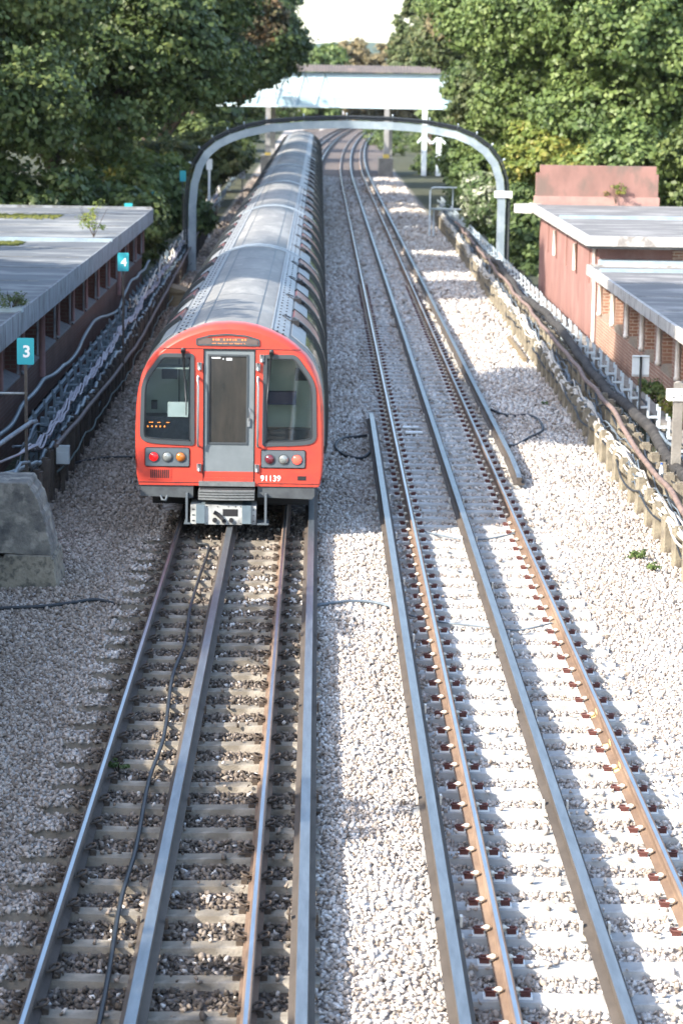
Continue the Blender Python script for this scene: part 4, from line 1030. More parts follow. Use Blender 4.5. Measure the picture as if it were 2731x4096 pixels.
# left side
ll = lx
wire("upper_pipe", "wavy blue-grey pipe hung highest against the dark brick wall on the left", lambda y: -4.78 + .05 * math.sin(y * .45), lambda y: 1.05 + .08 * math.sin(y * .62) + max(0, y - 60) * .02, 34, 70.5, .036, M['bluegrey'], "pipe", .03, 3, .02, 11, n=8)
mb = MB(); mb.box(-4.60, -4.56, 38.8, 66, .86, 1.0); mb.box(-4.60, -4.50, 38.8, 66, .98, 1.0); tag(mb.build("cable_tray", M['bluegrey']), "straight blue-grey steel tray on the left-hand brackets", "cable tray")
wire("cable_bundle", "lilac bundle of thin parallel cables on the left-hand brackets", lambda y: ll(y) - .16, lambda y: 1.0, 36, 118, .02, M['lilac'], "cable bundle", .10, 1.25, .03, 12,
     strands=[(0, 0, .017), (.035, .005, .017), (.07, .0, .017), (.015, .03, .017), (.05, .035, .017), (.09, .02, .015)], extra=[(-4.9, 30.2, 1.42), (-4.45, 31.5, 1.40), (-4.25, 33, 1.22), (-4.2, 34.6, 1.08)])
wire("blue_cable", "thick blue-grey cable looping below the lilac bundle on the left", lambda y: ll(y) - .03, lambda y: .82, 35.5, 118, .035, M['bluegrey'], "cable", .09, 1.25, .02, 13, extra=[(-4.9, 30, 1.18), (-4.4, 31.5, 1.2), (-4.15, 33.5, 1.0)])
wire("blue_cable", "thinner blue-grey cable sweeping to the left edge under the thick one", lambda y: ll(y) - .10, lambda y: .70, 35.5, 90, .024, M['bluegrey'], "cable", .05, 2.5, .02, 14, extra=[(-4.9, 29.9, .98), (-4.45, 30.9, .92), (-4.1, 32.2, .98), (-4.0, 33.2, 1.18), (-4.02, 34.3, 1.02)])
wire("brown_pipe", "straight brown-grey conduit running low in front of the left-hand posts", lambda y: ll(y) + .13, lambda y: .88 - min(.36, max(0, y - 37) * .021) + max(0, y - 57) * .012, 36.8, 112, .035, M['brown'], "pipe", .0, 3, .006, 15, n=8)
wire("teal_cable", "thin dark teal cable sagging below the brown conduit on the left", lambda y: ll(y) + .17, lambda y: .48 - min(.15, max(0, y - 40) * .012), 37, 85, .014, M['teal'], "cable", .05, 2, .03, 16)
wire("cable_bundle", "pale grey tangle of cables on the left-hand run beyond the building", lambda y: ll(y) - .22, lambda y: 1.12, 58, 165, .025, M['cablewht'], "cable bundle", .16, 2.3, .08, 31, strands=[(0, 0, .022), (.08, .06, .02), (-.1, -.12, .018)])
wire("cable_bundle", "blue-grey tangle of cables under the left-hand brackets", lambda y: ll(y) - .12, lambda y: .62, 40, 165, .025, M['bluegrey'], "cable bundle", .12, 1.9, .07, 32, strands=[(0, 0, .024), (.08, .09, .018), (-.1, -.08, .02), (.04, -.15, .014)])
for k in range(5):
    wire("black_cable", ["slack black cable wound between the left-hand brackets", "second black cable twisting above the lilac bundle on the left", "thin grey wire strung over the left-hand brackets", "black cable hanging behind the left-hand posts", "dark cable tangled at the left-hand tray"][k],
         lambda y, k=k: ll(y) - .25 - .06 * k, lambda y, k=k: .95 - .16 * k + (.3 if k == 2 else 0), 34 + k, 118, .014 + .004 * (k % 3), M['cableblk'] if k != 2 else M['cablegrey'], "cable", .14 - .02 * k, 1.25 + .6 * k, .06, 20 + k)
mb = MB(); mb.tube([(-4.9, 31.0, 1.62), (-4.25, 31.2, 1.60), (-4.18, 32.0, 1.58), (-3.98, 34.2, 1.60), (-3.95, 34.6, 1.56)], .032, 8)
tag(mb.build("old_pipe", M['cablegrey']), "pale encrusted old pipe bending at the left edge above the buttress", "pipe")
mb = MB(); mb.tube([(-4.9, 32.4, 1.9), (-4.35, 32.6, 1.9), (-4.25, 32.6, 1.75)], .02, 6); mb.tube([(-4.9, 34.6, 1.95), (-4.1, 34.8, 1.93)], .018, 6)
tag(mb.build("pipe_rail", M['coupler']), "thin grey rails joining the pipe at the left edge", "rail")
# signs
def signpost(x, y, zc, w, h, num, lab):
    e = empty("number_sign", (x, y, 0)); tag(e, lab, "sign", "cyan stopping signs on the left")
    mb = MB(); pr = rounded([(-w / 2, zc - h / 2), (w / 2, zc - h / 2), (w / 2, zc + h / 2), (-w / 2, zc + h / 2)], .02); mb.prism(pr, -.012, .0); mb.build("sign_board", M['cyan'], e)
    mb = MB(); mb.box(-.02, .02, .002, .04, 0, zc + h / 2 - .04); mb.build("sign_post", M['postL'], e)
    if num: text_obj("sign_number", num, h * .62, (.015, -.016, zc - .01), (R90, 0, 0), M['signwht'], e, bold=.006, ext=.001)
signpost(-4.02, 34.0, 2.62, .235, .37, "3", "cyan sign with a white 3, nearest of the stopping signs")
signpost(-3.92, 49.9, 2.70, .225, .37, "4", "cyan sign with a white 4 in front of the dark brick wall")
signpost(-5.62, 73.5, 2.50, .24, .40, "5", "cyan sign with a white 5 peeking over the left roof")
signpost(-5.4, 82, 2.44, .24, .42, "", "blue sign half hidden in leaves left of the arch leg")
signpost(-4.86, 89, 2.92, .22, .38, "", "blue sign just behind the left arch leg cables")
e = empty("white_sign", (-4.40, 100, 0)); tag(e, "white sign on a white post beyond the left arch leg", "sign")
mb = MB(); mb.prism(rounded([(-.12, 2.75), (.12, 2.75), (.12, 3.19), (-.12, 3.19)], .04), -.02, 0); mb.build("sign_board", M['signwht'], e)
mb = MB(); mb.box(-.045, .045, .0, .05, 0, 2.8); mb.build("sign_post", M['signwht'], e)
e = empty("warning_sign", (-3.9, 127, 0)); tag(e, "small pale square sign with a red diagonal stripe beside the train", "sign")
mb = MB(); mb.box(-.15, .15, -.02, 0, 1.35, 1.75); mb.build("sign_board", M['signwht'], e)
mb = MB(); mb.add([(-.14, -.022, 1.37), (-.10, -.022, 1.37), (.14, -.022, 1.56), (.14, -.022, 1.60)], [(0, 1, 2, 3)]); mb.build("sign_stripe", M['clipR'], e)
mb = MB(); mb.box(-.03, .03, .0, .05, 0, 1.4); mb.build("sign_post", M['colgrey'], e)
e = empty("sign_back", (5.82, 44.0, 0)); tag(e, "pale blank back of a rectangular sign on a dark post before the orange brick wall", "sign")
mb = MB(); mb.box(-.155, .155, -.008, .0, 1.215, 1.60); mb.build("sign_board", M['signgrey'], e)
mb = MB(); mb.box(-.15, .15, -.03, -.009, 1.235, 1.25); mb.box(-.15, .15, -.03, -.009, 1.56, 1.575); mb.build("sign_rib", M['steel'], e)
mb = MB(); mb.tube([(0, -.045, 0), (0, -.045, 1.58)], .022, 8); mb.build("sign_post", M['frame'], e)
e = empty("distance_post", (5.63, 38.0, 0)); tag(e, "concrete post with a white plate reading 23 at the right picture edge", "post")
mb = MB(); mb.prism([(-.07, -.06), (.07, -.06), (.07, .06), (-.07, .06)], -.1, 1.83, axis='z'); mb.ball((0, 0, 1.83), (.07, .06, .03), 0, 8, 4); mb.build("post", M['conc'], e)
mb = MB(); mb.prism([(-.20, 1.585), (-.17, 1.555), (.24, 1.555), (.24, 1.745), (-.20, 1.745)], -.085, -.062); mb.build("plate", M['signwht'], e)
text_obj("plate_number", "232", .155, (.02, -.088, 1.65), (R90, 0, 0), M['signtxt'], e, bold=-.003, ext=.001, sx=1.15)
# tubular frame
e = empty("handrail_frame", (4.75, 103, 0)); tag(e, "white tubular rectangular frame on legs among the right-hand cables", "frame")
mb = MB(); mb.tube([(-.12, 0, 0), (-.12, 0, 1.92), (-.06, 0, 2.03), (.06, 0, 2.06), (1.62, 0, 2.06), (1.72, 0, 2.0), (1.76, 0, 1.9), (1.76, 0, 1.15)], .035, 8); mb.tube([(-.12, 0, 1.17), (1.78, 0, 1.17)], .045, 8); mb.tube([(.82, 0, 1.17), (.82, 0, 2.06)], .035, 8); mb.tube([(.05, .1, 0), (.05, .1, 1.17)], .035, 8); mb.build("tube_frame", M['signgrey'], e)
# junction box, timber box, loops, ballast cables
e = empty("junction_box", (-3.9, 37.8, 0)); tag(e, "small pale grey junction box on a post below the left-hand cables", "box")
mb = MB(); mb.box(-.10, .10, -.06, .06, .46, .74); mb.box(-.085, .085, -.075, -.06, .50, .64); mb.build("enclosure", M['signgrey'], e)
mb = MB(); mb.box(-.03, .03, .0, .05, -.05, .46); mb.tube([(-.05, -.03, .46), (-.08, -.05, .2), (-.2, -.08, .04)], .012, 6); mb.build("box_post", M['postL'], e)
e = empty("timber_crate", (-4.1, 70, 0)); tag(e, "old timber box between the train and the left-hand cables", "box")
mb = MB(); mb.box(-.45, .40, -.6, .6, -.05, .42); mb.build("crate_body", M['wood'], e)
mb = MB(); mb.prism([(-.47, .42), (.42, .42), (.42, .46), (-.02, .58), (-.47, .46)], -.65, .65); mb.build("crate_lid", M['wood'], e)
def gcable(name, label, pts_, r, m, z=.0, sub=4):
    P = [Vector((p[0], p[1], (p[2] if len(p) > 2 else gz(p[0], p[1]) + .045 + z))) for p in pts_]; out = []
    for i in range(len(P) - 1):
        a = P[max(i - 1, 0)]; b_ = P[i]; c = P[i + 1]; d_ = P[min(i + 2, len(P) - 1)]
        for k in range(sub):
            t_ = k / sub; out.append(.5 * ((2 * b_) + (-a + c) * t_ + (2 * a - 5 * b_ + 4 * c - d_) * t_ ** 2 + (-a + 3 * b_ - 3 * c + d_) * t_ ** 3))
    out.append(P[-1]); mb = MB(); mb.tube(out, r, 8); o = mb.build(name, m); tag(o, label, "cable"); return o
gcable("black_cable", "black cable lying across the shaded ballast at the left edge", [(-4.6, 29.0), (-3.79, 29.22), (-3.28, 29.36), (-2.93, 29.58), (-2.66, 29.80), (-2.32, 29.62)], .022, M['cableblk'])
gcable("grey_cable", "grey cable arching over the sunlit ballast between the two tracks", [(-.05, 29.55, .02), (.09, 29.59), (.38, 29.79), (.71, 29.83), (.96, 29.62), (1.0, 29.6, .02)], .02, M['cablegrey'], .01)
gcable("jumper_cable", "looped dark jumper cable left of the ramped conductor rail end", [(1.0, 43.9, .1), (.76, 44.07), (.48, 43.83), (.357, 42.86), (.5, 41.86), (.8, 41.59), (.98, 42.15, .08)], .028, M['cableblk'])
gcable("jumper_cable", "looped dark jumper cable right of the right track's conductor ramp", [(3.3, 42.9, .12), (3.54, 43.37), (3.88, 44.15), (4.2, 45.14), (4.24, 46.49), (4.09, 47.2), (3.83, 47.1), (3.6, 47.6), (3.32, 48.2, .1)], .028, M['cableblk'])
gcable("black_cable", "black cable running from the left-hand posts to the train", [(-2.4, 41.4), (-3.06, 41.43), (-3.5, 41.39), (-3.83, 40.98), (-4.05, 40.58)], .02, M['cableblk'])
gcable("blue_hose", "pale blue hose bent on the ballast left of the train", [(-3.1, 50.5), (-3.35, 49.4), (-3.25, 48.2), (-3.45, 47.2), (-3.35, 46.6)], .025, M['bluegrey'])
gcable("track_cable", "dark cable snaking beside the centre rail of the left track", [(-1.64, 34.6, .03), (-1.62, 33.6, .03), (-1.44, 33.3, .03), (-1.47, 31.2, .03), (-1.49, 29.3, .03), (-1.45, 27.4, .035), (-1.50, 25.8, .03), (-1.44, 23.4, .03), (-1.48, 21.8, .03), (-1.45, 19.8, .03), (-1.47, 18.4, .03), (-1.42, 16.4, .03), (-1.41, 14, .03)], .02, M['cableblk'], 0, 5)
gcable("black_cable", "black cable across the right track near the end of the train's shadow", [(1.47, 34.9, .03), (1.7, 34.6, .02), (2.1, 34.2, .015), (2.5, 34.3, .015), (2.86, 34.6, .04)], .012, M['cablegrey'])
gcable("black_cable", "black cable across the right track midway along the sunlit bed", [(1.1, 29.2, .02), (1.5, 28.8, .015), (2.1, 28.5, .02), (2.45, 28.4, .015), (2.85, 28.7, .04)], .011, M['cablegrey'])
e = MB(); e.box(1.62, 1.93, 45.55, 45.68, .0, .03); e2 = e
o = e.build("white_marker", M['white']); tag(o, "white strip between the rails of the right track, the farther of two", "marker", "white strips between the rails")
e = MB(); e.box(1.66, 1.97, 44.85, 44.98, .0, .03); o = e.build("white_marker", M['white']); tag(o, "white strip between the rails of the right track, the nearer of two", "marker", "white strips between the rails")
e = MB(); e.box(4.80, 4.88, 56.9, 61.9, -.05, .10); tag(e.build("timber_board", M['wood']), "timber board lying along the foot of the front posts on the right", "board")
e = empty("plastic_bottle", (5.22, 36.65, .56)); tag(e, "clear plastic bottle with a blue cap on a rear post on the right", "bottle")
mb = MB(); mb.tube([(0, 0, 0), (0, 0, .13), (0, 0, .17), (0, 0, .19)], [.034, .034, .014, .014], 10); mb.build("bottle_body", M['bottle'], e)
mb = MB(); mb.cyl((0, 0, .19), (0, 0, .212), .017, 10); mb.build("cap", M['bluecap'], e)

# ------------------------------------------------------------------ trees and plants
LD, LS = 2.0, .66
def leaves(lobes, n, ls, seed, csize=.55, fill=.25, up=.45):
    n = int(n * LD); ls = ls * LS
    r = np.random.default_rng(seed); L = np.array(lobes, float)
    area = (L[:, 3] * L[:, 4] + L[:, 3] * L[:, 5] + L[:, 4] * L[:, 5]); pr = area / area.sum()
    per = 42; nc = max(8, int(n / per)); li = r.choice(len(L), nc, p=pr)
    d = r.normal(size=(nc, 3)); d /= np.linalg.norm(d, axis=1)[:, None]
    rad = r.uniform(.80, 1.04, nc); inn = r.uniform(size=nc) < fill; rad[inn] = r.uniform(.3, .8, inn.sum())
    C = L[li, :3] + d * L[li, 3:6] * rad[:, None]
    cs = csize * r.uniform(.6, 1.3, nc); cv = r.uniform(0, 1, nc)
    ci_ = np.repeat(np.arange(nc), per); m = len(ci_)
    o = r.normal(size=(m, 3)); o /= np.linalg.norm(o, axis=1)[:, None]; o *= (r.uniform(0, 1, m) ** .4)[:, None]; o[:, 2] *= .62
    P = C[ci_] + o * cs[ci_][:, None]
    nn = o * .8 + d[ci_] * .7 + np.array([0, 0, up]) + r.normal(size=(m, 3)) * .55; nn /= np.linalg.norm(nn, axis=1)[:, None]
    a = np.cross(nn, r.normal(size=(m, 3))); a /= np.linalg.norm(a, axis=1)[:, None]; b_ = np.cross(nn, a)
    s = ls * r.uniform(.6, 1.35, m); a *= s[:, None]; b_ *= (s * .72)[:, None]
    V = np.stack([P - a, P - b_ - nn * s[:, None] * .12, P + a, P + b_ - nn * s[:, None] * .12], 1).reshape(-1, 3)
    F = np.arange(m * 4).reshape(m, 4); A = np.repeat(np.clip(.55 * cv[ci_] + .45 * r.uniform(0, 1, m), 0, 1), 4)
    return V, F, A
def trunk_mb(mb, base, lobes, r0, seed):
    q = random.Random(seed); b_ = Vector(base); top = max(l[2] for l in lobes); cxm = sum(l[0] for l in lobes) / len(lobes); cym = sum(l[1] for l in lobes) / len(lobes)
    mid = Vector((b_.x * .6 + cxm * .4, b_.y * .6 + cym * .4, base[2] + (top - base[2]) * .45))
    mb.tube([b_, b_.lerp(mid, .5) + Vector((q.uniform(-.2, .2), q.uniform(-.2, .2), 0)), mid], [r0, r0 * .8, r0 * .62], 8)
    for l in lobes:
        c = Vector(l[:3]); k = mid.lerp(c, .5) + Vector((q.uniform(-.5, .5), q.uniform(-.5, .5), q.uniform(.0, .6)))
        mb.tube([mid - Vector((0, 0, q.uniform(0, 1.0))), k, c + Vector((0, 0, l[5] * .6))], [r0 * .45, r0 * .28, r0 * .08], 6)
        for _ in range(3):
            e_ = c + Vector((q.uniform(-1, 1) * l[3], q.uniform(-1, 1) * l[4], q.uniform(-.3, .9) * l[5])) * .8; mb.tube([k, (k + e_) / 2 + Vector((0, 0, .3)), e_], [r0 * .2, r0 * .12, r0 * .04], 5)
def tree(name, label, base, lobes, n, ls, mt, seed, r0=.28, csize=.6, cat="tree", group=None, fill=.25, trunk=True, mix=None):
    e = empty(name, base); tag(e, label, cat, group)
    V, F, A = leaves(lobes, n, ls, seed, csize, fill); me = mesh_np("crown", V - np.array(base), F, [GREEN[mt]] + ([GREEN[mix[0]]] if mix else []), A)
    if mix:
        cl = np.sin(V[::4, 0] * .9 + seed) + np.sin(V[::4, 2] * 1.1 + seed * 2) + np.sin(V[::4, 1] * .7); me.polygons.foreach_set("material_index", (cl > mix[1]).astype(np.int32))
    o = bpy.data.objects.new("crown", me); COL.objects.link(o); o.parent = e
    if trunk:
        mb = MB(); trunk_mb(mb, base, lobes, r0, seed); mb.v = [(v[0] - base[0], v[1] - base[1], v[2] - base[2]) for v in mb.v]; mb.build("trunk", M['bark'], e)
    return e
def blob(cx_, cy_, cz_, R, n, seed, flat=.85, spread=.75):
    q = random.Random(seed); out = [(cx_, cy_, cz_, R * .75, R * .75, R * .75 * flat)]
    for _ in range(n):
        a = q.uniform(0, 6.283); el = q.uniform(-.5, .9); rr = R * spread; s = R * q.uniform(.34, .5)
        out.append((cx_ + rr * math.cos(a) * math.cos(el), cy_ + rr * math.sin(a) * math.cos(el), cz_ + rr * math.sin(el) * flat, s, s, s * .85))
    return out
B = "leafy trees and bushes left of the line"
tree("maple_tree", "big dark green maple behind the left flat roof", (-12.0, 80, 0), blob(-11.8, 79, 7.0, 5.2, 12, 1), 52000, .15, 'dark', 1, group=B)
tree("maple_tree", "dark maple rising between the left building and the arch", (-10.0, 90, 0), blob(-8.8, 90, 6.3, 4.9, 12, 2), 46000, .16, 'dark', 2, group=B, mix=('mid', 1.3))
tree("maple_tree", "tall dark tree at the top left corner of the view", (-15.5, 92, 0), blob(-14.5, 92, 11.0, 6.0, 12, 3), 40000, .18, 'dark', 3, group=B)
tree("broadleaf_tree", "dark green tree above the left arch leg", (-9.5, 108, 0), blob(-7.6, 108, 8.2, 5.0, 12, 4), 42000, .18, 'dark', 4, group=B, mix=('mid', 1.0))
tree("broadleaf_tree", "tree with browning leaf clumps left of the footbridge", (-9.5, 132, 0), blob(-6.0, 130, 7.6, 4.3, 12, 5), 40000, .20, 'dark', 5, group=B, mix=('brown', 1.5))
tree("broadleaf_tree", "dark tree at the left edge of the sky gap", (-8.5, 150, 0), blob(-4.7, 148, 11.0, 4.3, 12, 6), 34000, .22, 'dark', 6, group=B, mix=('brown', 1.6))
tree("broadleaf_tree", "dark tree half hidden beside the footbridge's left end", (-11.5, 160, 0), blob(-9.8, 160, 8.2, 5.8, 9, 7), 22000, .26, 'dark', 7, group=B)
tree("broadleaf_tree", "dark tree filling the back of the left-hand wood", (-18, 118, 0), blob(-17, 118, 11, 7.5, 9, 8), 26000, .28, 'dark', 8, group=B)
for k, (x, y, z, R, nl, mt, lab) in enumerate(((-6.6, 79, 1.6, 2.1, 9000, 'dark', "dark bush behind the end of the left roof"), (-6.1, 90, 1.9, 2.0, 8000, 'mid', "green bush behind the left arch leg"),
        (-7.0, 97, 2.5, 1.7, 7000, 'yellow', "yellow-green bush between the left arch leg and the dark trees"), (-6.9, 113, 2.2, 2.0, 8000, 'olive', "olive bush behind the white sign"),
        (-6.0, 126, 2.2, 2.2, 7000, 'olive', "straw coloured bush under the left end of the arch"), (-6.5, 142, 2.4, 2.6, 7000, 'dark', "dark bush beside the left bridge plinth"),
        (-9.5, 77, 1.8, 2.2, 9000, 'dark', "low dark bush along the back of the left roof"), (-13, 76, 2.4, 2.6, 9000, 'mid', "green bush at the left edge behind the roof"))):
    tree("bush", lab, (x, y, 0), blob(x, y, z, R, 6, 30 + k, .9), nl, .11 + y * .0006, mt, 30 + k, .07, .4, "bush", B)
B = "leafy trees and bushes right of the line"
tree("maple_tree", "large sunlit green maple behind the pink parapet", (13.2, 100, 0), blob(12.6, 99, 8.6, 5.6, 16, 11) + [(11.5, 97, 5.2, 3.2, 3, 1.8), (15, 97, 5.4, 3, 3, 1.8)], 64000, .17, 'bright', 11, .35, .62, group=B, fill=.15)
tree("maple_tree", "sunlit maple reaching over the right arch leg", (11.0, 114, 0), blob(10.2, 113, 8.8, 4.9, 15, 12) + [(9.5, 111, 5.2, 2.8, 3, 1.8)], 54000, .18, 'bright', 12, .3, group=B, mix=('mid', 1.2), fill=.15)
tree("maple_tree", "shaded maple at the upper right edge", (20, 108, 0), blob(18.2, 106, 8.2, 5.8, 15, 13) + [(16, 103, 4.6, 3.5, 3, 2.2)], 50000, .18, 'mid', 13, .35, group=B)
tree("broadleaf_tree", "olive brown tree hanging over the right end of the footbridge", (9.8, 140, 0), blob(8.9, 141, 9.3, 3.9, 12, 14), 32000, .19, 'olive', 14, group=B, mix=('tan', 1.7))
tree("broadleaf_tree", "dull green tree below the olive one beside the footbridge", (9.4, 148, 0), blob(11.6, 152, 4.6, 3.2, 8, 15), 18000, .2, 'mid', 15, group=B, mix=('olive', .8))
tree("broadleaf_tree", "brownish green tree behind the arch's right shoulder", (10.6, 126, 0), blob(10.4, 126, 5.6, 3.6, 9, 16), 26000, .18, 'olive', 16, group=B, mix=('mid', .5))
tree("broadleaf_tree", "dark tree behind the large maples on the right", (22, 130, 0), blob(19, 131, 8.5, 7.0, 9, 17), 24000, .26, 'dark', 17, .35, group=B)
tree("broadleaf_tree", "dark tree deep behind the right-hand maples", (13, 150, 0), blob(15, 152, 7.5, 5.5, 9, 18), 20000, .26, 'dark', 18, .35, group=B)
tree("conifer_tree", "grey-green pointed conifer at the right edge of the sky gap", (9.2, 205, 0), [(8.0, 205, 7.5, 2.2, 2.2, 3.2), (7.6, 205, 11.0, .9, .9, 3.4), (8.9, 205, 12.2, .8, .8, 3.4), (10.2, 205, 11.8, .8, .8, 3.2), (6.3, 205, 9.0, .7, .7, 2.6), (9.8, 205, 8.5, 1.8, 1.8, 2.6)], 15000, .22, 'olive', 19, .3, .4, group=B, mix=('mid', .3))
for k, (x, y, z, R, nl, mt, mx_, lab) in enumerate(((11.3, 90, 3.4, 2.3, 14000, 'bright', ('yellow', .2), "yellow-green bush just above the pink parapet"), (8.9, 96, 3.2, 1.9, 9000, 'yellow', ('brown', 1.5), "yellow and orange tinted bush right of the arch leg"),
        (7.6, 87, 1.6, 1.35, 9000, 'mid', None, "dark green bush between the arch leg and the pink building"), (6.9, 98, 1.6, 1.45, 10000, 'flower', None, "bush covered in pale seed heads left of the right arch leg"),
        (7.8, 112, 2.4, 2.2, 10000, 'bright', ('mid', .5), "light green bush beneath the right shoulder of the arch"), (9.6, 128, 2.4, 2.4, 9000, 'mid', ('bright', .6), "green bush right of the white bridge column"),
        (15.5, 88, 3.0, 3.0, 14000, 'dark', None, "dark bush at the right edge behind the flat roofs"), (11.5, 162, 2.4, 2.4, 6000, 'dark', None, "dark bush under the right end of the footbridge"),
        (6.9, 104, 2.6, 1.2, 5000, 'bright', None, "narrow pale green bush behind the tubular frame"))):
    tree("bush", lab, (x, y, 0), blob(x, y, z, R, 6, 50 + k, .95), nl, .10 + y * .0006, mt, 50 + k, .07, .38, "bush", B, mix=mx_)
# undergrowth on both banks
def bank(label, x0, x1, y0, y1, n, mt, seed):
    q = random.Random(seed); lb_ = []
    for _ in range(110):
        x = q.uniform(x0, x1); y = q.uniform(y0, y1); R = q.uniform(.6, 1.4); lb_.append((x, y, max(0, gz(x, y)) + R * .3, R, R * 1.3, R * .8))
    V, F, A = leaves(lb_, n, .15, seed, .45, .2); o = bpy.data.objects.new("undergrowth", mesh_np("undergrowth", V, F, [GREEN[mt]], A)); COL.objects.link(o); tag(o, label, "undergrowth", kind="stuff")
bank("dense green undergrowth along the right bank", 6.9, 15, 84, 140, 44000, 'mid', 401)
bank("green undergrowth behind the white bridge columns", 8.6, 15, 140, 176, 16000, 'mid', 405)
bank("dark undergrowth along the left bank", -13, -6.2, 76, 185, 44000, 'dark', 402)
bank("pale green undergrowth beyond the footbridge", 6, 26, 172, 330, 42000, 'mid', 403)
bank("shaded undergrowth beyond the footbridge on the left", -24, -6, 185, 330, 16000, 'dark', 404)
# trees beyond the footbridge
far = [(-30, 360, 13.0, 7, 'mid'), (-20, 350, 13.2, 7, 'bright'), (-12, 345, 14.0, 6.5, 'mid'), (-5, 340, 14.6, 5.2, 'bright'), (-.5, 338, 12.8, 4.2, 'bright'), (4, 365, 14.2, 4.5, 'tan'), (9, 350, 14.6, 6.5, 'tan'), (15, 352, 14.2, 5.5, 'tan'),
       (20, 356, 16.5, 6, 'dark'), (27, 350, 16.2, 6.5, 'dark'), (35, 345, 16.5, 7, 'dark'), (-40, 365, 13, 7, 'dark'), (15, 250, 11, 5.5, 'dark'), (20, 235, 11, 5.5, 'mid'), (-10.5, 222, 13.5, 6, 'dark'), (-10.5, 195, 13, 6, 'dark'), (-9.5, 255, 11.5, 5.5, 'mid'), (-10, 300, 8, 5, 'dark'), (18, 290, 10, 6, 'dark'), (13, 195, 11, 5, 'mid')]
names = ["green tree on the far skyline", "fresh green tree on the far skyline", "rounded green tree on the far skyline", "bright pointed tree on the far skyline", "small bright tree beside the blue hill gap", "pale tan tree beside the blue hill gap",
         "broad tan autumn tree above the footbridge roof", "tan tree merging with the dark far trees", "dark tree right of the tan ones above the bridge", "dark spreading tree far behind the olive tree", "dark far tree hidden by the right-hand wood", "dark far tree hidden by the left-hand wood",
         "dark tree just beyond the bridge on the right", "mid green tree beyond the bridge on the right", "dark tree beyond the bridge on the left", "dark tree close behind the bridge on the left", "green tree seen under the bridge on the left", "dark tree far down the line on the left", "dark tree far down the line on the right", "green tree close behind the bridge on the right"]
for k, (x, y, tp, R, mt) in enumerate(far):
    tp -= .0042 * y; zc = tp - R * .95
    tree("distant_tree", names[k], (x, y, 0), blob(x, y, zc, R, 7, 80 + k, .95) + ([(x, y, zc * .45, R * .8, R * .8, zc * .45)] if zc > 3 else []), 7000, .34 + .0004 * y, mt, 80 + k, .3, 1.0, group="trees beyond the footbridge", fill=.2)
# trees standing left of the picture; they shade the left track, the roof and parts of the train
S_ = "shade trees left of the railway"
for k, (x, y, z, R, nl) in enumerate(((-12.6, 4, 6.3, 2.9, 6200), (-12.6, 9.5, 6.1, 3.0, 5200), (-12.6, 15, 6.4, 3.0, 5600), (-12.6, 20.8, 6.9, 3.1, 7600), (-13.2, 25.0, 5.3, 2.6, 7000), (-13.2, 32.7, 8.7, 4.0, 12500), (-13.2, 40.5, 8.5, 4.0, 12500), (-14.5, 46, 5.0, 3.4, 7500), (-14.5, 53, 4.9, 3.4, 7500), (-17.0, 35.5, 17.4, 5.0, 30000), (-17.0, 62, 17.6, 3.0, 12000), (-17.5, 73, 17.6, 3.2, 12000))):
    tree("roadside_tree", ["roadside tree beyond the left picture edge, nearest the viewer", "second roadside tree beyond the left picture edge", "third roadside tree beyond the left picture edge", "fourth roadside tree beyond the left picture edge", "fifth roadside tree beyond the left picture edge", "high roadside tree left of the train front", "wide roadside tree left of the first carriage", "low tree behind the near part of the left building", "low tree behind the middle of the left building", "tallest roadside tree standing back on the left", "slender tall tree standing back behind the left building", "farther slender tall tree behind the left building"][k],
         (x, y, 0), blob(x, y, z, R, 8, 120 + k, .9), nl, .24, 'dark', 120 + k, .3, .7, group=S_, fill=.3)
# far hill
mb = MB(); hp = []
for k in range(61):
    x = -900 + k * 30; hp.append((x, 8 + 33 * math.exp(-((x + 10) / 300) ** 2) + 4 * math.sin(x * .011) + 2 * math.sin(x * .05)))
nn_ = len(hp); mb.add([(x, 2250, -5) for x, z in hp] + [(x, 2400, z) for x, z in hp] + [(x, 2900, -5) for x, z in hp], [(j * nn_ + i, j * nn_ + i + 1, (j + 1) * nn_ + i + 1, (j + 1) * nn_ + i) for j in (0, 1) for i in range(nn_ - 1)], 0, True)
tag(mb.build("hills", mat("wooded_hill", (.06, .10, .07), .95, 0, (.04, .07, .05), .02)), kind="structure")
# small plants
def tuft(name, label, loc, R, n, ls, mt, seed, h=.5, cat="plant"):
    e = empty(name, loc); tag(e, label, cat); V, F, A = leaves([(0, 0, R * h, R, R, R * h)], n, ls, seed, R * .4, .5, .6)
    o = bpy.data.objects.new("foliage", mesh_np("foliage", V, F, [GREEN[mt]], A)); COL.objects.link(o); o.parent = e
    q = random.Random(seed); mb = MB()
    for _ in range(7):
        a = q.uniform(0, 6.28); mb.tube([(0, 0, -.03), (R * .4 * math.cos(a), R * .4 * math.sin(a), R * h * .8), (R * .8 * math.cos(a), R * .8 * math.sin(a), R * h * 1.6)], [.008, .006, .003], 4)
    mb.build("stems", M['bark'], e); return e
tuft("weed", "green weed on the sunlit ballast near the right-hand posts, the farther of two", (4.40, 32.95, .0), .17, 260, .022, 'bright', 201)
tuft("weed", "green weed on the sunlit ballast near the right-hand posts, the nearer of two", (4.52, 32.15, .0), .12, 200, .02, 'bright', 202)
tuft("weed", "small green weed beside the left rail of the left track", (-1.80, 22.3, .0), .09, 120, .02, 'mid', 203)
tuft("weed", "tiny weed in the shadow on the right shoulder", (4.6, 49.1, .0), .08, 80, .02, 'bright', 204)
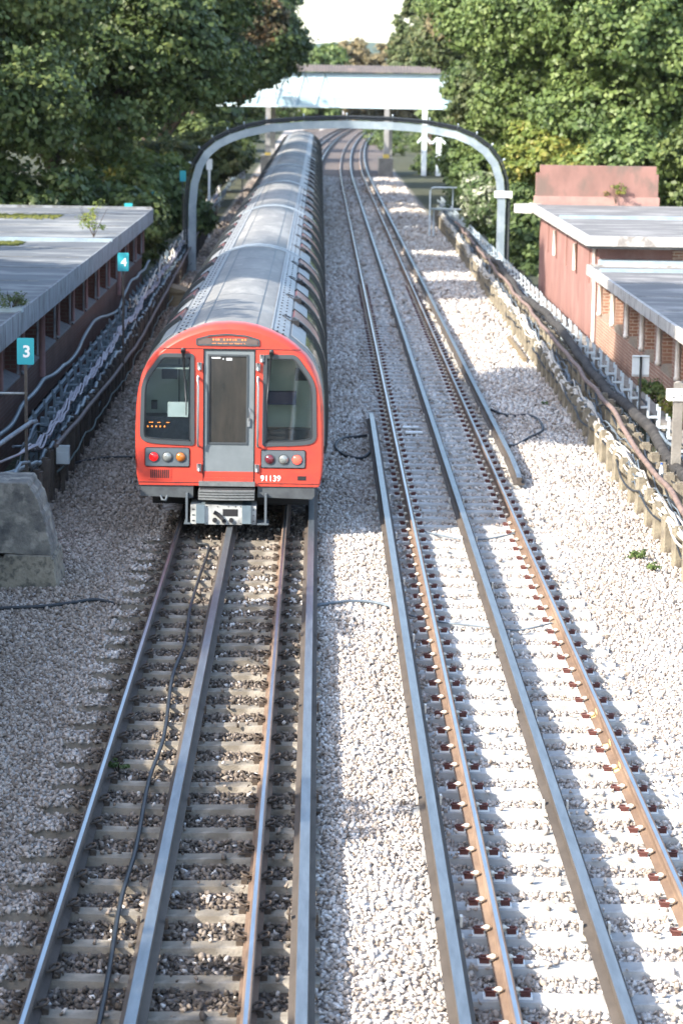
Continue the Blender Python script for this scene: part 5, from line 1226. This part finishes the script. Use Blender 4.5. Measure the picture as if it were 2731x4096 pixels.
tuft("roof_plant", "spindly yellowing plant growing on the left roof seam", (-5.3, 58.6, 2.66), .42, 260, .04, 'yellow', 205, 1.0)
tuft("roof_plant", "low straw coloured plant on the near edge of the left roof", (-4.95, 39.9, 2.66), .33, 300, .03, 'olive', 206, .5)
tuft("roof_plant", "spindly plant growing from the base of the pink parapet", (9.1, 75.9, 2.8), .30, 160, .045, 'yellow', 207, 1.2)
tuft("weed", "yellow-green creeper growing low on the orange brick wall", (6.62, 44.5, .3), .38, 700, .05, 'yellow', 208, .9)
tuft("weed", "leafy weed between the pale brackets and the brick wall", (6.65, 48.0, .2), .35, 500, .05, 'bright', 209, .9)
def moss(label, x0, x1, y0, y1, z, seed):
    r = np.random.default_rng(seed); n = 900; X_ = x0 + (x1 - x0) * r.uniform(size=n); Y_ = (y0 + y1) / 2 + (y1 - y0) / 2 * r.normal(size=n) * .45
    V, F, A = scatter(np.stack([X_, Y_, np.full(n, z)], 1), r.uniform(.05, .12, n), r.uniform(size=n)); V[:, 2] = z + (V[:, 2] - z) * .3
    o = bpy.data.objects.new("moss_patch", mesh_np("moss_patch", V, F, [GREEN['moss']], A)); COL.objects.link(o); tag(o, label, "moss", kind="stuff")
moss("long moss patch on the far part of the left roof", -9.5, -7.0, 66.2, 68.4, 2.62, 301)
moss("moss patch beyond the middle seam of the left roof", -8.2, -6.75, 55.6, 57.0, 2.61, 302)

# thin summer haze over the whole valley
if HAZE:
    hm = bpy.data.materials.new("haze"); hm.use_nodes = True; t = hm.node_tree; t.nodes.remove(t.nodes["Principled BSDF"])
    pv = t.nodes.new("ShaderNodeVolumePrincipled"); pv.inputs["Color"].default_value = (.86, .93, 1, 1); pv.inputs["Density"].default_value = HAZE; pv.inputs["Anisotropy"].default_value = .2
    t.links.new(pv.outputs[0], t.nodes["Material Output"].inputs["Volume"])
    mb = MB(); mb.box(-2520, 2520, -80, 3520, -6.5, 62); tag(mb.build("haze", hm), "thin bluish summer haze", "haze", kind="stuff")
